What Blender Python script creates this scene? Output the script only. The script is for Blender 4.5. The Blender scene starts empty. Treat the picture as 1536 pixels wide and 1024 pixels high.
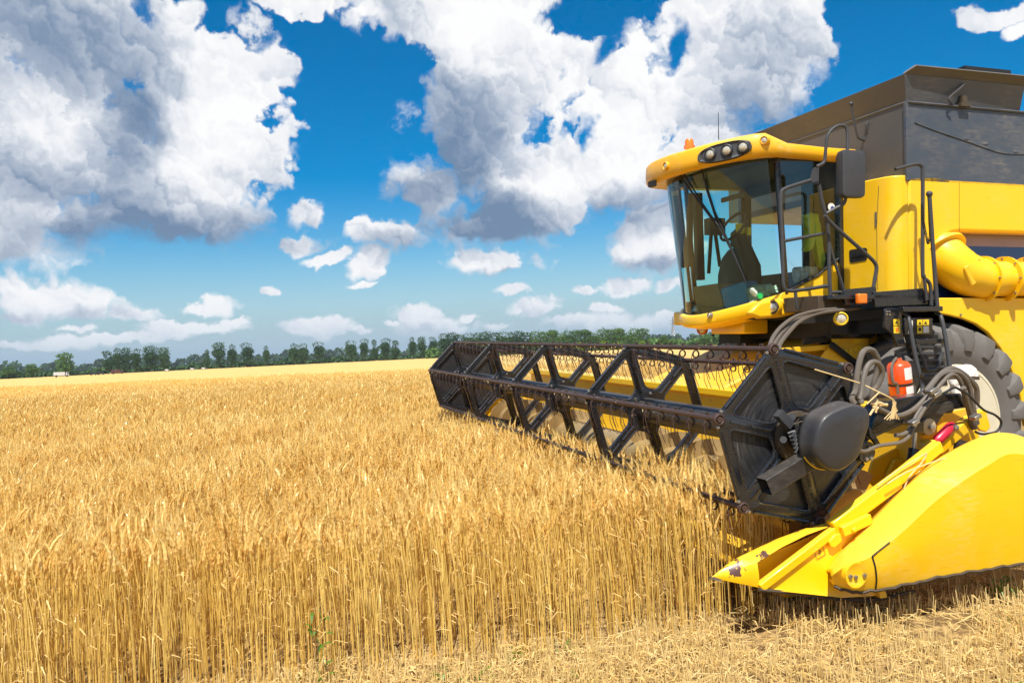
import bpy, bmesh, math, random
import numpy as np
from mathutils import Vector, Matrix
random.seed(7)
RNG = np.random.default_rng(11)
scene = bpy.context.scene
COL = scene.collection
R = math.radians

# ------------------------------------------------------------------ frames
# "machine frame": origin on the ground under the near end of the reel, X to the rear of the
# combine, Y across it towards its far side, Z up.  The field lies level (world Z up), the
# machine stands on it leaning by about two degrees.
CAM_AX = [[0.9499217, -0.3120474, -0.0165877], [-0.0187515, -0.0039348, -0.9998164], [0.3119249, 0.9500584, -0.0095891]]
CAM_POS = Vector((-3.05275, -4.05868, 1.70290))
FPX = 1243.376
UP_N = Vector((-0.02260834, 0.02913683, 0.99931972)).normalized()
M_ROOT = UP_N.rotation_difference(Vector((0, 0, 1))).to_matrix().to_4x4()
RIGHT, DOWN, FWD = [Vector(a) for a in CAM_AX]

# ------------------------------------------------------------------ camera
cam_d = bpy.data.cameras.new("camera")
cam_d.sensor_width = 36.0
cam_d.lens = FPX / 1536 * 36
cam_d.clip_start = 0.05
cam_d.clip_end = 20000
cam = bpy.data.objects.new("camera", cam_d)
COL.objects.link(cam)
m = Matrix.Identity(4)
for i in range(3):
    m[i][0], m[i][1], m[i][2], m[i][3] = RIGHT[i], -DOWN[i], -FWD[i], CAM_POS[i]
cam.matrix_world = M_ROOT @ m
CAM_W = (M_ROOT @ CAM_POS)
scene.camera = cam
scene.view_settings.view_transform = 'Standard'
scene.view_settings.look = 'None'
scene.view_settings.exposure = 0.60
scene.view_settings.gamma = 1.0
scene.cycles.max_bounces = 8
scene.cycles.transparent_max_bounces = 12
scene.cycles.caustics_reflective = False
scene.cycles.caustics_refractive = False
scene.cycles.use_adaptive_sampling = True
scene.cycles.use_denoising = True
scene.cycles.adaptive_threshold = 0.015
scene.cycles.adaptive_min_samples = 20
world_res = 1024

def ray(px, py):            # direction, machine frame, of a point of the 1536 x 1024 photograph
    return RIGHT * ((px - 768) / FPX) + DOWN * ((py - 512) / FPX) + FWD
def wray(px, py):
    return (M_ROOT.to_3x3() @ ray(px, py)).normalized()
def at(px, py, Y):          # the point at depth Y across the machine
    d = ray(px, py); return CAM_POS + d * ((Y - CAM_POS.y) / d.y)
def atX(px, py, X):
    d = ray(px, py); return CAM_POS + d * ((X - CAM_POS.x) / d.x)
def atZ(px, py, Z):
    d = ray(px, py); return CAM_POS + d * ((Z - CAM_POS.z) / d.z)
def ground(px, py, h=0.0):  # world point at height h over the field
    d = wray(px, py); return CAM_W + d * ((h - CAM_W.z) / d.z)

# ------------------------------------------------------------------ sun and sky
SUN_EL, SUN_AZ = R(60), R(-157)          # azimuth from +Y towards +X
sun_dir = Vector((math.sin(SUN_AZ) * math.cos(SUN_EL), math.cos(SUN_AZ) * math.cos(SUN_EL), math.sin(SUN_EL)))
sl = bpy.data.lights.new("sun", 'SUN')
sl.energy = 4.6
sl.angle = R(0.5)
sl.color = (1.0, 0.955, 0.88)
sun = bpy.data.objects.new("sun", sl)
sun.rotation_euler = sun_dir.to_track_quat('Z', 'Y').to_euler()
sun.location = (0, 0, 40)
COL.objects.link(sun)

class NT:                    # small helper to wire nodes
    def __init__(s, tree): s.t = tree; s.n = tree.nodes; s.l = tree.links
    def node(s, kind, **kw):
        n = s.n.new(kind)
        for k, v in kw.items(): setattr(n, k, v)
        return n
    def put(s, sock, v):
        if isinstance(v, bpy.types.NodeSocket): s.l.new(v, sock)
        elif v is not None: sock.default_value = v
    def math(s, op, a, b=None, c=None, clamp=False):
        n = s.n.new('ShaderNodeMath'); n.operation = op; n.use_clamp = clamp
        s.put(n.inputs[0], a); s.put(n.inputs[1], b); s.put(n.inputs[2], c)
        return n.outputs[0]
    def vec(s, op, a, b=None, c=None):
        n = s.n.new('ShaderNodeVectorMath'); n.operation = op
        s.put(n.inputs[0], a)
        if b is not None: s.put(n.inputs[1], b)
        if c is not None: s.put(n.inputs[2], c)
        return n.outputs['Value'] if op in ('LENGTH', 'DOT_PRODUCT', 'DISTANCE') else n.outputs[0]
    def noise(s, v, scale, detail=4, rough=0.5, dist=0.0, out=0, dim='3D'):
        n = s.n.new('ShaderNodeTexNoise'); n.noise_dimensions = dim
        s.put(n.inputs['Vector'], v); n.inputs['Scale'].default_value = scale
        n.inputs['Detail'].default_value = detail; n.inputs['Roughness'].default_value = rough
        n.inputs['Distortion'].default_value = dist
        return n.outputs[out]
    def ramp(s, f, stops, interp='LINEAR'):
        n = s.n.new('ShaderNodeValToRGB'); s.put(n.inputs[0], f)
        e = n.color_ramp.elements; n.color_ramp.interpolation = interp
        while len(e) < len(stops): e.new(0.5)
        for el, (p, c) in zip(e, stops):
            el.position = p; el.color = c if len(c) == 4 else (*c, 1)
        return n.outputs[0]
    def mix(s, f, a, b, mode='MIX'):
        n = s.n.new('ShaderNodeMix'); n.data_type = 'RGBA'; n.blend_type = mode
        s.put(n.inputs[0], f)
        for i, v in ((6, a), (7, b)):
            if not isinstance(v, bpy.types.NodeSocket) and len(v) == 3: v = (*v, 1)
            s.put(n.inputs[i], v)
        return n.outputs[2]
    def smooth(s, x, lo, hi):
        n = s.n.new('ShaderNodeMapRange'); n.interpolation_type = 'SMOOTHSTEP'
        s.put(n.inputs[0], x); s.put(n.inputs[1], lo); s.put(n.inputs[2], hi)
        return n.outputs[0]

# every cloud is placed by its direction: centre and half sizes measured in the photograph
CLOUDS = [
 (175,190,95,95),(140,110,95,70),(250,200,60,60), (330,125,105,90),(250,110,90,78),(395,118,42,62),(285,290,105,75),(355,235,58,58),(200,235,90,105),(50,240,125,140),
 (60,50,190,90),(175,15,55,45),(210,325,190,48),(320,330,62,40),(70,330,130,45),(15,365,62,36),(95,95,120,80),
 (690,25,120,75),(590,10,75,45),(775,10,60,60),(720,150,90,85),(790,110,80,70),(870,98,58,50),(690,200,85,100),(650,285,62,62),
 (820,275,135,80),(960,175,90,90),(1045,115,90,80),(1085,30,140,80),(1150,75,75,85),(1205,75,42,55),(940,270,110,62),(1080,230,90,80),
 (745,340,95,46),(600,352,75,34),(545,352,45,24),(452,322,42,38),(445,366,52,17),(490,388,36,13),(550,398,30,26),(546,428,22,6),
 (980,370,76,50),(930,428,52,18),(1010,428,40,14),(965,338,50,42),(745,398,72,22),(870,435,28,12),
 (404,437,24,9),(300,466,22,9),(352,482,26,8),(243,486,20,7),(540,494,24,8),(588,486,16,6),(705,474,22,8),(745,488,26,8),(776,470,16,7),(905,458,26,9),(1000,472,24,9),(120,492,30,7),(30,475,34,10),(60,452,90,30),(10,432,50,22),(130,462,75,22),(195,474,50,12),(332,458,34,19),(290,492,90,12),
 (480,490,60,22),(622,470,44,16),(660,490,90,18),(800,462,60,26),(870,482,100,20),(960,486,90,18),(1498,10,62,16),(1525,30,30,14),
 (450,4,66,14),(275,22,28,24),(545,16,26,15),(770,436,40,10),(180,505,120,9),(60,515,90,8),(720,520,140,7)]
HOLES = [(882,190,17,38),(868,22,50,42),(905,80,20,34),(1010,62,22,34)]
# grey (self-shaded) bellies and sides of the clouds
GREYS = [(178,185,52,78,.85),(90,60,170,95,.72),(110,290,140,62,.65),(220,352,190,40,1.0),(695,215,85,105,.8),(745,338,120,52,.95),
 (640,305,75,62,.75),(1135,150,80,120,.62),(970,312,130,42,.72),(450,364,60,16,.6),(600,372,75,26,.7),(985,398,80,16,.6),(15,375,60,34,.6),
 (765,215,60,40,.3),(600,15,80,40,.3),(1180,130,60,60,.35),(90,476,120,14,.45),(640,498,120,12,.4),(860,498,150,12,.4),(745,416,60,8,.5)]
def ang(e):
    d = wray(e[0], e[1])
    el = math.asin(d.z)
    return (math.atan2(d.x, d.y), el, e[2] / FPX / math.cos(el), e[3] / FPX)

world = bpy.data.worlds.new("World"); world.cycles.sampling_method = 'MANUAL'; world.cycles.sample_map_resolution = world_res; scene.world = world; world.use_nodes = True
w = NT(world.node_tree); w.n.clear()
tc = w.node('ShaderNodeTexCoord').outputs['Generated']
sep = w.node('ShaderNodeSeparateXYZ'); w.l.new(tc, sep.inputs[0])
az = w.math('ARCTAN2', sep.outputs[0], sep.outputs[1]); el = w.math('ARCSINE', sep.outputs[2])
cxy = w.node('ShaderNodeCombineXYZ'); w.l.new(az, cxy.inputs[0]); w.l.new(el, cxy.inputs[1])
P = cxy.outputs[0]
# billows shrink towards the horizon
lowfac = w.smooth(el, 0.03, 0.24)
wn = w.vec('SUBTRACT', w.noise(P, 9.0, 4, 0.5, out=1, dim='2D'), (.5, .5, .5))
warpS = w.vec('SCALE', w.vec('MULTIPLY', wn, (.085, .075, 0)))
w.l.new(w.math('MULTIPLY_ADD', lowfac, 0.72, 0.28), warpS.node.inputs['Scale'])
wf = w.vec('SUBTRACT', w.noise(P, 40.0, 4, 0.6, out=1, dim='2D'), (.5, .5, .5))
Pw = w.vec('MULTIPLY_ADD', wf, (.021, .016, 0), w.vec('ADD', P, warpS))
bump = None; lit = None
Pv = w.vec('MULTIPLY_ADD', wf, (.045, .045, 0), w.vec('MULTIPLY_ADD', wn, (.05, .05, 0), P))
for sc, am in ((10, .46), (24, .32), (56, .26)):
    v = w.n.new('ShaderNodeTexVoronoi'); v.voronoi_dimensions = '2D'; v.feature = 'SMOOTH_F1'; v.inputs['Smoothness'].default_value = 0.7
    q = w.vec('SCALE', Pv); q.node.inputs['Scale'].default_value = sc
    w.l.new(q, v.inputs['Vector']); v.inputs['Scale'].default_value = 1.0
    d = v.outputs['Distance']
    h = w.math('MULTIPLY', w.math('MULTIPLY', d, d), -am)
    bump = h if bump is None else w.math('ADD', bump, h)
    li = w.math('MULTIPLY', w.vec('DOT_PRODUCT', w.vec('SUBTRACT', q, v.outputs['Position']), (.62, .78, 0)), am)
    lit = li if lit is None else w.math('ADD', lit, li)
soft = w.noise(P, 8, 4, .52, dim='2D')
def field(lst):
    out = None
    for e in lst:
        a, b, ra, rb = ang(e)
        yield e, w.vec('LENGTH', w.vec('MULTIPLY_ADD', Pw, (1 / ra, 1 / rb, 0), (-a / ra, -b / rb, 0)))
dist = None
for e, L in field(CLOUDS):
    dist = L if dist is None else w.math('SMOOTH_MIN', dist, L, 0.22)
# generic fair-weather clouds over the rest of the sky (behind and beside the camera)
v0 = wray(768, 300)
front = w.math('SUBTRACT', 1.0, w.smooth(w.vec('DOT_PRODUCT', tc, tuple(v0)), 0.66, 0.78))
gen = w.math('SUBTRACT', 1.45, w.math('MULTIPLY', front, w.smooth(w.noise(tc, 2.6, 3, .55), 0.42, 0.66)))
dist = w.math('MINIMUM', dist, gen)
hole = None
for e, L in field(HOLES):
    hole = L if hole is None else w.math('MINIMUM', hole, L)
grey = None
for e, L in field(GREYS):
    g = w.math('MULTIPLY', w.math('MULTIPLY_ADD', L, -0.9, 1.35, clamp=True), e[4])
    grey = g if grey is None else w.math('SMOOTH_MAX', grey, g, 0.15)
density = w.math('ADD', w.math('SUBTRACT', w.math('MULTIPLY_ADD', lowfac, 0.13, 1.07), dist),
                 w.math('MULTIPLY_ADD', bump, 1.7, w.math('MULTIPLY_ADD', soft, 0.6, -0.14)))
edge = w.math('MULTIPLY_ADD', w.math('SUBTRACT', 1.0, lowfac), 0.16, w.math('MULTIPLY_ADD', grey, 0.30, w.math('MULTIPLY_ADD', soft, 0.34, 0.06)))      # lit rims crisp, shaded ones fraying out
alpha = w.smooth(density, -0.03, edge)
alpha = w.math('MULTIPLY', alpha, w.smooth(w.math('ADD', hole, w.math('MULTIPLY_ADD', bump, 1.2, 0.28)), 0.35, 1.0))
alpha = w.math('MULTIPLY', alpha, w.smooth(el, -0.01, 0.05))
shade = w.math('MULTIPLY', grey, w.math('MULTIPLY_ADD', soft, 0.9, 0.62))
shade = w.math('MULTIPLY_ADD', lit, -0.72, shade)
shade = w.math('ADD', shade, w.math('MULTIPLY_ADD', soft, -0.7, 0.36))
shade = w.math('ADD', shade, w.math('MULTIPLY', w.smooth(density, 0.30, 0.02), 0.06))
ccol = w.ramp(shade, [(0.0, (1.0, 1.0, 1.0)), (0.22, (.86, .88, .92)), (0.5, (.52, .58, .68)), (0.78, (.29, .37, .50)), (1.0, (.17, .26, .40))])
sky = w.node('ShaderNodeTexSky', sky_type='NISHITA', sun_disc=False, sun_elevation=SUN_EL, sun_rotation=SUN_AZ,
             air_density=1.0, dust_density=0.6, ozone_density=2.0)
hsv = w.node('ShaderNodeHueSaturation'); w.l.new(sky.outputs[0], hsv.inputs['Color'])
hsv.inputs['Saturation'].default_value = 1.75; hsv.inputs['Value'].default_value = 0.66; hsv.inputs['Hue'].default_value = 0.499
SKY_ST = 0.12
hazec = w.mix(w.math('MULTIPLY', w.smooth(el, 0.15, -0.04), 0.88), hsv.outputs[0], tuple(c / SKY_ST for c in (.155, .285, .455)))
cloud_out = w.vec('SCALE', ccol); cloud_out.node.inputs['Scale'].default_value = 0.66 / SKY_ST
cl_far = w.mix(w.math('MULTIPLY', w.smooth(el, 0.12, 0.0), 0.4), cloud_out, tuple(c / SKY_ST for c in (.37, .43, .52)))
final = w.mix(alpha, hazec, cl_far)
bg = w.node('ShaderNodeBackground'); w.l.new(final, bg.inputs[0]); bg.inputs[1].default_value = SKY_ST
wo = w.node('ShaderNodeOutputWorld'); w.l.new(bg.outputs[0], wo.inputs[0])

# ------------------------------------------------------------------ materials
def new_mat(name):
    mt = bpy.data.materials.new(name); mt.use_nodes = True
    nt = NT(mt.node_tree); nt.n.clear()
    out = nt.node('ShaderNodeOutputMaterial')
    return mt, nt, out
def principled(nt, out, base, rough=0.5, metal=0.0, coat=0.0, spec=0.5, bump=None, bump_d=0.004):
    b = nt.node('ShaderNodeBsdfPrincipled')
    nt.put(b.inputs['Base Color'], base if isinstance(base, bpy.types.NodeSocket) else (*base, 1))
    nt.put(b.inputs['Roughness'], rough); nt.put(b.inputs['Metallic'], metal)
    b.inputs['Coat Weight'].default_value = coat; b.inputs['Coat Roughness'].default_value = 0.12
    b.inputs['Specular IOR Level'].default_value = spec
    if bump is not None:
        bn = nt.node('ShaderNodeBump'); bn.inputs['Distance'].default_value = bump_d; bn.inputs['Strength'].default_value = 0.7
        nt.l.new(bump, bn.inputs['Height']); nt.l.new(bn.outputs[0], b.inputs['Normal'])
    nt.l.new(b.outputs[0], out.inputs[0])
    return b
def obj_co(nt): return nt.node('ShaderNodeTexCoord').outputs['Object']

def paint(name, base, dust=(.42, .34, .22), dust_amt=0.35, rough=0.38, coat=0.25, chips=None, chip_thr=0.70, scale=1.0, scratch=.25):
    mt, nt, out = new_mat(name); co = obj_co(nt)
    n1 = nt.noise(co, 2.3 * scale, 5, .62)
    n2 = nt.noise(nt.vec('MULTIPLY', co, (1, 1, 4)), 14 * scale, 4, .6)
    n3 = nt.noise(nt.vec('MULTIPLY', co, (2, 2, 55)), 3 * scale, 2, .5)
    up = nt.node('ShaderNodeNewGeometry').outputs['Normal']
    sp = nt.node('ShaderNodeSeparateXYZ'); nt.l.new(up, sp.inputs[0])
    f = nt.math('MULTIPLY', nt.smooth(n1, .42, .75), nt.smooth(n2, .3, .8))
    f = nt.math('MULTIPLY_ADD', nt.smooth(sp.outputs[2], .3, 1.0), .35, f, clamp=True)   # dust settles on upward faces
    f = nt.math('MULTIPLY', f, dust_amt)
    c = nt.mix(f, base, dust)
    c = nt.mix(nt.math('MULTIPLY', nt.smooth(n3, .66, .72), scratch), c, tuple(x * .45 for x in base))
    if chips is not None:
        n4 = nt.noise(co, 9 * scale, 6, .65)
        c = nt.mix(nt.smooth(n4, chip_thr, chip_thr + .015), c, chips)
    principled(nt, out, c, nt.math('MULTIPLY_ADD', n2, .25, nt.math('MULTIPLY_ADD', f, .4, rough - .12)), coat=coat,
               bump=n1, bump_d=.002)
    return mt
def flat(name, base, rough=.5, metal=0., var=.15, scale=8, coat=0., bump=0.0):
    mt, nt, out = new_mat(name); co = obj_co(nt)
    n = nt.noise(co, scale, 5, .6)
    c = nt.mix(nt.math('MULTIPLY', n, var * 2), base, tuple(x * .45 for x in base))
    principled(nt, out, c, rough, metal, coat, bump=n if bump else None, bump_d=bump or .001)
    return mt

M_YEL = paint("yellow_paint", (.93, .545, .003), dust=(.80, .58, .22), dust_amt=.42, rough=.36)
M_YELCHIP = paint("chipped_yellow_paint", (.93, .545, .003), dust=(.80, .58, .20), dust_amt=.26, chips=(.10, .045, .035), chip_thr=.575)
M_YELOLD = paint("worn_yellow_paint", (.88, .50, .005), dust=(.42, .30, .12), dust_amt=.6, rough=.5, chips=(.12, .06, .03), chip_thr=.68)
M_SHIELD = paint("scuffed_shield_paint", (.93, .545, .003), dust=(.86, .66, .30), dust_amt=.42, rough=.42, coat=.12, chips=(.30, .16, .05), chip_thr=.745, scratch=.28)
M_ROOF = paint("shade_toned_roof_paint", (.88, .44, .005), dust=(.86, .66, .32), dust_amt=.6, rough=.42)  # body yellow with the orange of the shaded roof front put into it
M_BLK = paint("black_paint", (.012, .013, .016), dust=(.15, .13, .10), dust_amt=.04, rough=.28, coat=.5, scale=1.6)
M_BLKDUST = paint("dusty_black_paint", (.016, .016, .018), dust=(.19, .16, .12), dust_amt=.40, rough=.40, coat=.15)
M_COVER = paint("scuffed_cover_plastic", (.030, .029, .030), dust=(.20, .165, .13), dust_amt=.6, rough=.42, coat=.1, chips=(.15, .14, .13), chip_thr=.73, scratch=.3)
M_TANKS = paint("tank_sheet", (.058, .070, .088), dust=(.22, .19, .15), dust_amt=.7, rough=.40, coat=.15, scale=.7, chips=(.16, .16, .16), chip_thr=.72, scratch=.5)  # side faces: bluish sky light put into the base colour
M_TANKF = paint("dusty_sunlit_tank_sheet", (.095, .09, .082), dust=(.24, .19, .135), dust_amt=.7, rough=.55, coat=0, scale=.8, chips=(.03, .03, .03), chip_thr=.70)  # front faces: dust, plus a warm sunlit tone put into the base colour
M_RUB = flat("tyre_rubber", (.16, .15, .135), .88, var=.32, scale=6, bump=.004)
M_HOSE = flat("hose_rubber", (.155, .128, .10), .62, var=.3, scale=20)
M_PLAST = flat("grey_plastic", (.055, .056, .060), .5, var=.25, scale=10)
M_BAR = flat("rusty_bar", (.105, .062, .048), .48, .25, var=.45, scale=26)
M_STEEL = flat("bright_steel", (.55, .55, .54), .3, .9, var=.2, scale=30)
M_ZINC = flat("zinc_bolt", (.42, .39, .34), .4, .8, var=.3, scale=40)
M_CREAM = flat("cream_rim_paint", (.72, .66, .48), .5, var=.22, scale=6)
M_RED = flat("red_paint", (.80, .085, .010), .32, var=.12, coat=.3)
M_MAG = flat("red_cylinder_paint", (.62, .015, .05), .35, var=.15, coat=.2)
M_WHITE = flat("white_paper", (.80, .79, .76), .7, var=.12, scale=14)
M_SACK = flat("white_sack_cloth", (.78, .74, .68), .85, var=.2, scale=10, bump=.01)
M_ORANGE = flat("orange_lens", (.90, .20, .01), .2, var=.1, coat=.5)
M_LENS = flat("lamp_lens", (.78, .72, .58), .08, .35, var=.35, scale=60, coat=.8)
M_TAN = flat("tan_disc", (.46, .36, .22), .55, var=.2, scale=20)
M_DARK = flat("dark_metal", (.018, .017, .016), .6, var=.4, scale=12)
M_BROWNDK = flat("dusty_brown_metal", (.085, .06, .036), .65, var=.4, scale=9)
M_AUGER = flat("polished_auger_steel", (.60, .43, .20), .38, .45, var=.35, scale=12)
M_STRAW = flat("straw_twine", (.72, .52, .24), .75, var=.25, scale=40)
M_HIVIS = flat("hi_vis_cloth", (.62, .90, .08), .8, var=.2, scale=14, bump=.01)
M_CARD = flat("cardboard", (.62, .38, .20), .8, var=.2, scale=8)
M_BLUE = flat("blue_plastic", (.03, .36, .72), .5, var=.25, scale=8)
M_PLBAG = flat("pale_plastic_bag", (.62, .72, .60), .3, var=.2, scale=18, bump=.02)
M_GREENCAP = flat("green_cap", (.02, .5, .12), .4)
M_OLIVE = flat("cab_lining", (.030, .036, .026), .7, var=.3, scale=5)
M_SEAT = flat("seat_cloth", (.045, .058, .05), .85, var=.3, scale=12)
M_DECAL = flat("yellow_decal", (.90, .62, .02), .5, var=.06)
M_INK = flat("black_ink", (.02, .02, .02), .6)
M_NAVY = flat("blue_side_panel", (.010, .075, .36), .35, var=.2, coat=.4)
M_LILAC = flat("lilac_side_panel", (.36, .27, .36), .4, var=.3, coat=.3)
def glass(name, tint, refl=1.0, ior=1.5, base=0.0):
    mt, nt, out = new_mat(name)
    tr = nt.node('ShaderNodeBsdfTransparent'); tr.inputs[0].default_value = (*tint, 1)
    gl = nt.node('ShaderNodeBsdfGlossy'); gl.inputs['Roughness'].default_value = .015; gl.inputs[0].default_value = (.92, .97, 1, 1)
    fr = nt.node('ShaderNodeFresnel'); fr.inputs[0].default_value = ior
    dirt = nt.noise(nt.vec('MULTIPLY', obj_co(nt), (1, 1, .35)), 5, 5, .65)
    df = nt.node('ShaderNodeBsdfDiffuse'); df.inputs[0].default_value = (.62, .66, .60, 1)
    mx0 = nt.node('ShaderNodeMixShader'); nt.l.new(nt.math('MULTIPLY', nt.smooth(dirt, .5,   .8), .03), mx0.inputs[0])
    nt.l.new(tr.outputs[0], mx0.inputs[1]); nt.l.new(df.outputs[0], mx0.inputs[2])
    mx = nt.node('ShaderNodeMixShader'); nt.l.new(nt.math('MULTIPLY_ADD', fr.outputs[0], refl, base, clamp=True), mx.inputs[0])
    nt.l.new(mx0.outputs[0], mx.inputs[1]); nt.l.new(gl.outputs[0], mx.inputs[2]); nt.l.new(mx.outputs[0], out.inputs[0])
    return mt
M_GLASS = glass("green_tinted_glass", (.72, .96, .89), 1.1)
M_GLASSD = glass("door_glass", (.94, .99, .98), 1.5, base=.02)

# ------------------------------------------------------------------ mesh building
def frame_from(d, up=Vector((0, 0, 1))):
    d = d.normalized(); s = d.cross(up)
    if s.length < 1e-4: s = d.cross(Vector((1, 0, 0)))
    s.normalize(); return s, s.cross(d).normalized()
def catmull(pts, sub=6, closed=False):
    pts = [Vector(p) for p in pts]; n = len(pts); out = []
    rng = range(n) if closed else range(n - 1)
    for i in rng:
        p1, p2 = pts[i], pts[(i + 1) % n]
        p0 = pts[i - 1] if (i > 0 or closed) else p1 * 2 - p2
        p3 = pts[(i + 2) % n] if (i + 2 < n or closed) else p2 * 2 - p1
        for k in range(sub):
            t = k / sub
            out.append(0.5 * ((2 * p1) + (p2 - p0) * t + (2 * p0 - 5 * p1 + 4 * p2 - p3) * t * t + (3 * p1 - p0 - 3 * p2 + p3) * t ** 3))
    if not closed: out.append(pts[-1])
    return out
class MB:
    def __init__(s): s.v = []; s.f = []; s.mi = []
    def add(s, verts, faces, mi=0):
        o = len(s.v); s.v += [tuple(v) for v in verts]
        s.f += [tuple(i + o for i in f) for f in faces]; s.mi += [mi] * len(faces)
    def box(s, c, size, mi=0, rot=None, taper=1.0):
        c = Vector(c); hx, hy, hz = [k / 2 for k in size]; vs = []
        for z, t in ((-hz, 1), (hz, taper)):
            for x, y in ((-hx, -hy), (hx, -hy), (hx, hy), (-hx, hy)):
                p = Vector((x * t, y * t, z)); vs.append(c + (rot @ p if rot else p))
        s.add(vs, [(3, 2, 1, 0), (4, 5, 6, 7), (0, 1, 5, 4), (1, 2, 6, 5), (2, 3, 7, 6), (3, 0, 4, 7)], mi)
    def beam(s, a, b, w, h, mi=0, up=Vector((0, 0, 1)), open_end=False):
        a, b = Vector(a), Vector(b); sx, u = frame_from(b - a, up); vs = []
        for p in (a, b):
            for i, j in ((-1, -1), (1, -1), (1, 1), (-1, 1)): vs.append(p + sx * (i * w / 2) + u * (j * h / 2))
        fs = [(0, 1, 5, 4), (1, 2, 6, 5), (2, 3, 7, 6), (3, 0, 4, 7), (4, 5, 6, 7)]
        if not open_end: fs.append((3, 2, 1, 0))
        s.add(vs, fs, mi)
    def tube(s, pts, r, n=8, mi=0, cap=True, smooth=0, closed=False):
        pts = [Vector(p) for p in pts]
        if smooth: pts = catmull(pts, smooth, closed)
        m = len(pts); rs = r if isinstance(r, (list, tuple)) else [r] * m
        if len(rs) != m: rs = [rs[min(len(rs) - 1, int(i * len(rs) / m))] for i in range(m)]
        vs = []; sx = None
        for i, p in enumerate(pts):
            d = (pts[(i + 1) % m] - pts[i - 1]) if (closed or 0 < i < m - 1) else (pts[1] - pts[0] if i == 0 else pts[-1] - pts[-2])
            d = d.normalized() if d.length > 1e-9 else Vector((0, 0, 1))
            if sx is None: sx, _ = frame_from(d)
            else:
                sx = sx - d * sx.dot(d)
                if sx.length < 1e-6: sx, _ = frame_from(d)
                sx.normalize()
            u = sx.cross(d)
            for k in range(n):
                a = 2 * math.pi * k / n
                vs.append(p + sx * (rs[i] * math.cos(a)) + u * (rs[i] * math.sin(a)))
        fs = []
        for i in range(m if closed else m - 1):
            j = (i + 1) % m
            for k in range(n):
                k2 = (k + 1) % n; fs.append((i * n + k, i * n + k2, j * n + k2, j * n + k))
        if cap and not closed:
            fs.append(tuple(range(n))[::-1]); fs.append(tuple((m - 1) * n + k for k in range(n)))
        s.add(vs, fs, mi)
    def cyl(s, a, b, r, n=16, mi=0, r2=None):
        s.tube([a, b], [r, r if r2 is None else r2], n, mi)
    def lathe(s, c, axis, prof, n=24, mi=0):      # prof: (distance along axis, radius)
        c = Vector(c); axis = Vector(axis).normalized(); a, b = frame_from(axis); vs = []
        for t, r in prof:
            for k in range(n):
                q = 2 * math.pi * k / n; vs.append(c + axis * t + a * (r * math.cos(q)) + b * (r * math.sin(q)))
        fs = []
        for i in range(len(prof) - 1):
            for k in range(n):
                k2 = (k + 1) % n; fs.append((i * n + k, (i + 1) * n + k, (i + 1) * n + k2, i * n + k2))
        if prof[0][1] > 1e-5: fs.append(tuple(range(n)))
        if prof[-1][1] > 1e-5: fs.append(tuple((len(prof) - 1) * n + k for k in range(n))[::-1])
        s.add(vs, fs, mi)
    def prism(s, poly, off, mi=0):                 # a flat polygon pushed along off
        poly = [Vector(p) for p in poly]; off = Vector(off); n = len(poly)
        fs = [tuple(range(n))[::-1], tuple(range(n, 2 * n))] + [(i, (i + 1) % n, n + (i + 1) % n, n + i) for i in range(n)]
        s.add(poly + [p + off for p in poly], fs, mi)
    def loft(s, rings, mi=0, closed=True, cap=True):
        n = len(rings[0]); vs = [v for r_ in rings for v in r_]; fs = []
        for i in range(len(rings) - 1):
            for k in range(n if closed else n - 1):
                k2 = (k + 1) % n; fs.append((i * n + k, i * n + k2, (i + 1) * n + k2, (i + 1) * n + k))
        if cap and closed:
            fs.append(tuple(range(n))[::-1]); fs.append(tuple((len(rings) - 1) * n + k for k in range(n)))
        s.add(vs, fs, mi)
    def ball(s, c, r, mi=0, n=10, sc=(1, 1, 1)):
        c = Vector(c); vs = []; fs = []; m = n // 2 + 1
        for i in range(m + 1):
            t = math.pi * i / m
            for k in range(n):
                q = 2 * math.pi * k / n
                vs.append(c + Vector((r * sc[0] * math.sin(t) * math.cos(q), r * sc[1] * math.sin(t) * math.sin(q), r * sc[2] * math.cos(t))))
        for i in range(m):
            for k in range(n):
                k2 = (k + 1) % n; fs.append((i * n + k, (i + 1) * n + k, (i + 1) * n + k2, i * n + k2))
        s.add(vs, fs, mi)
    def build(s, name, mats, parent=None, bevel=0, seg=2, smooth=True, angle=38, subsurf=0):
        me = bpy.data.meshes.new(name); me.from_pydata(s.v, [], s.f); me.validate()
        mats = mats if isinstance(mats, (list, tuple)) else [mats]
        for mt in mats: me.materials.append(mt)
        if len(me.polygons) == len(s.mi): me.polygons.foreach_set('material_index', s.mi)
        bm = bmesh.new(); bm.from_mesh(me); bmesh.ops.remove_doubles(bm, verts=bm.verts, dist=1e-5)
        bmesh.ops.recalc_face_normals(bm, faces=bm.faces); bm.to_mesh(me); bm.free()
        if smooth:
            me.polygons.foreach_set('use_smooth', [True] * len(me.polygons)); me.set_sharp_from_angle(angle=R(angle))
        o = bpy.data.objects.new(name, me); COL.objects.link(o)
        if parent is not None: o.parent = parent
        if bevel:
            b = o.modifiers.new('bevel', 'BEVEL'); b.width = bevel; b.segments = seg; b.limit_method = 'ANGLE'; b.angle_limit = R(35)
        if subsurf:
            q = o.modifiers.new('sub', 'SUBSURF'); q.levels = subsurf; q.render_levels = subsurf
        return o
def tag(o, label=None, cat=None, group=None, kind=None):
    if label: o['label'] = label
    if cat: o['category'] = cat
    if group: o['group'] = group
    if kind: o['kind'] = kind
    return o
def empty(name, mat=None, parent=None):
    o = bpy.data.objects.new(name, None); o.empty_display_size = .2; COL.objects.link(o)
    if mat is not None: o.matrix_world = mat
    if parent: o.parent = parent
    return o
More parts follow.
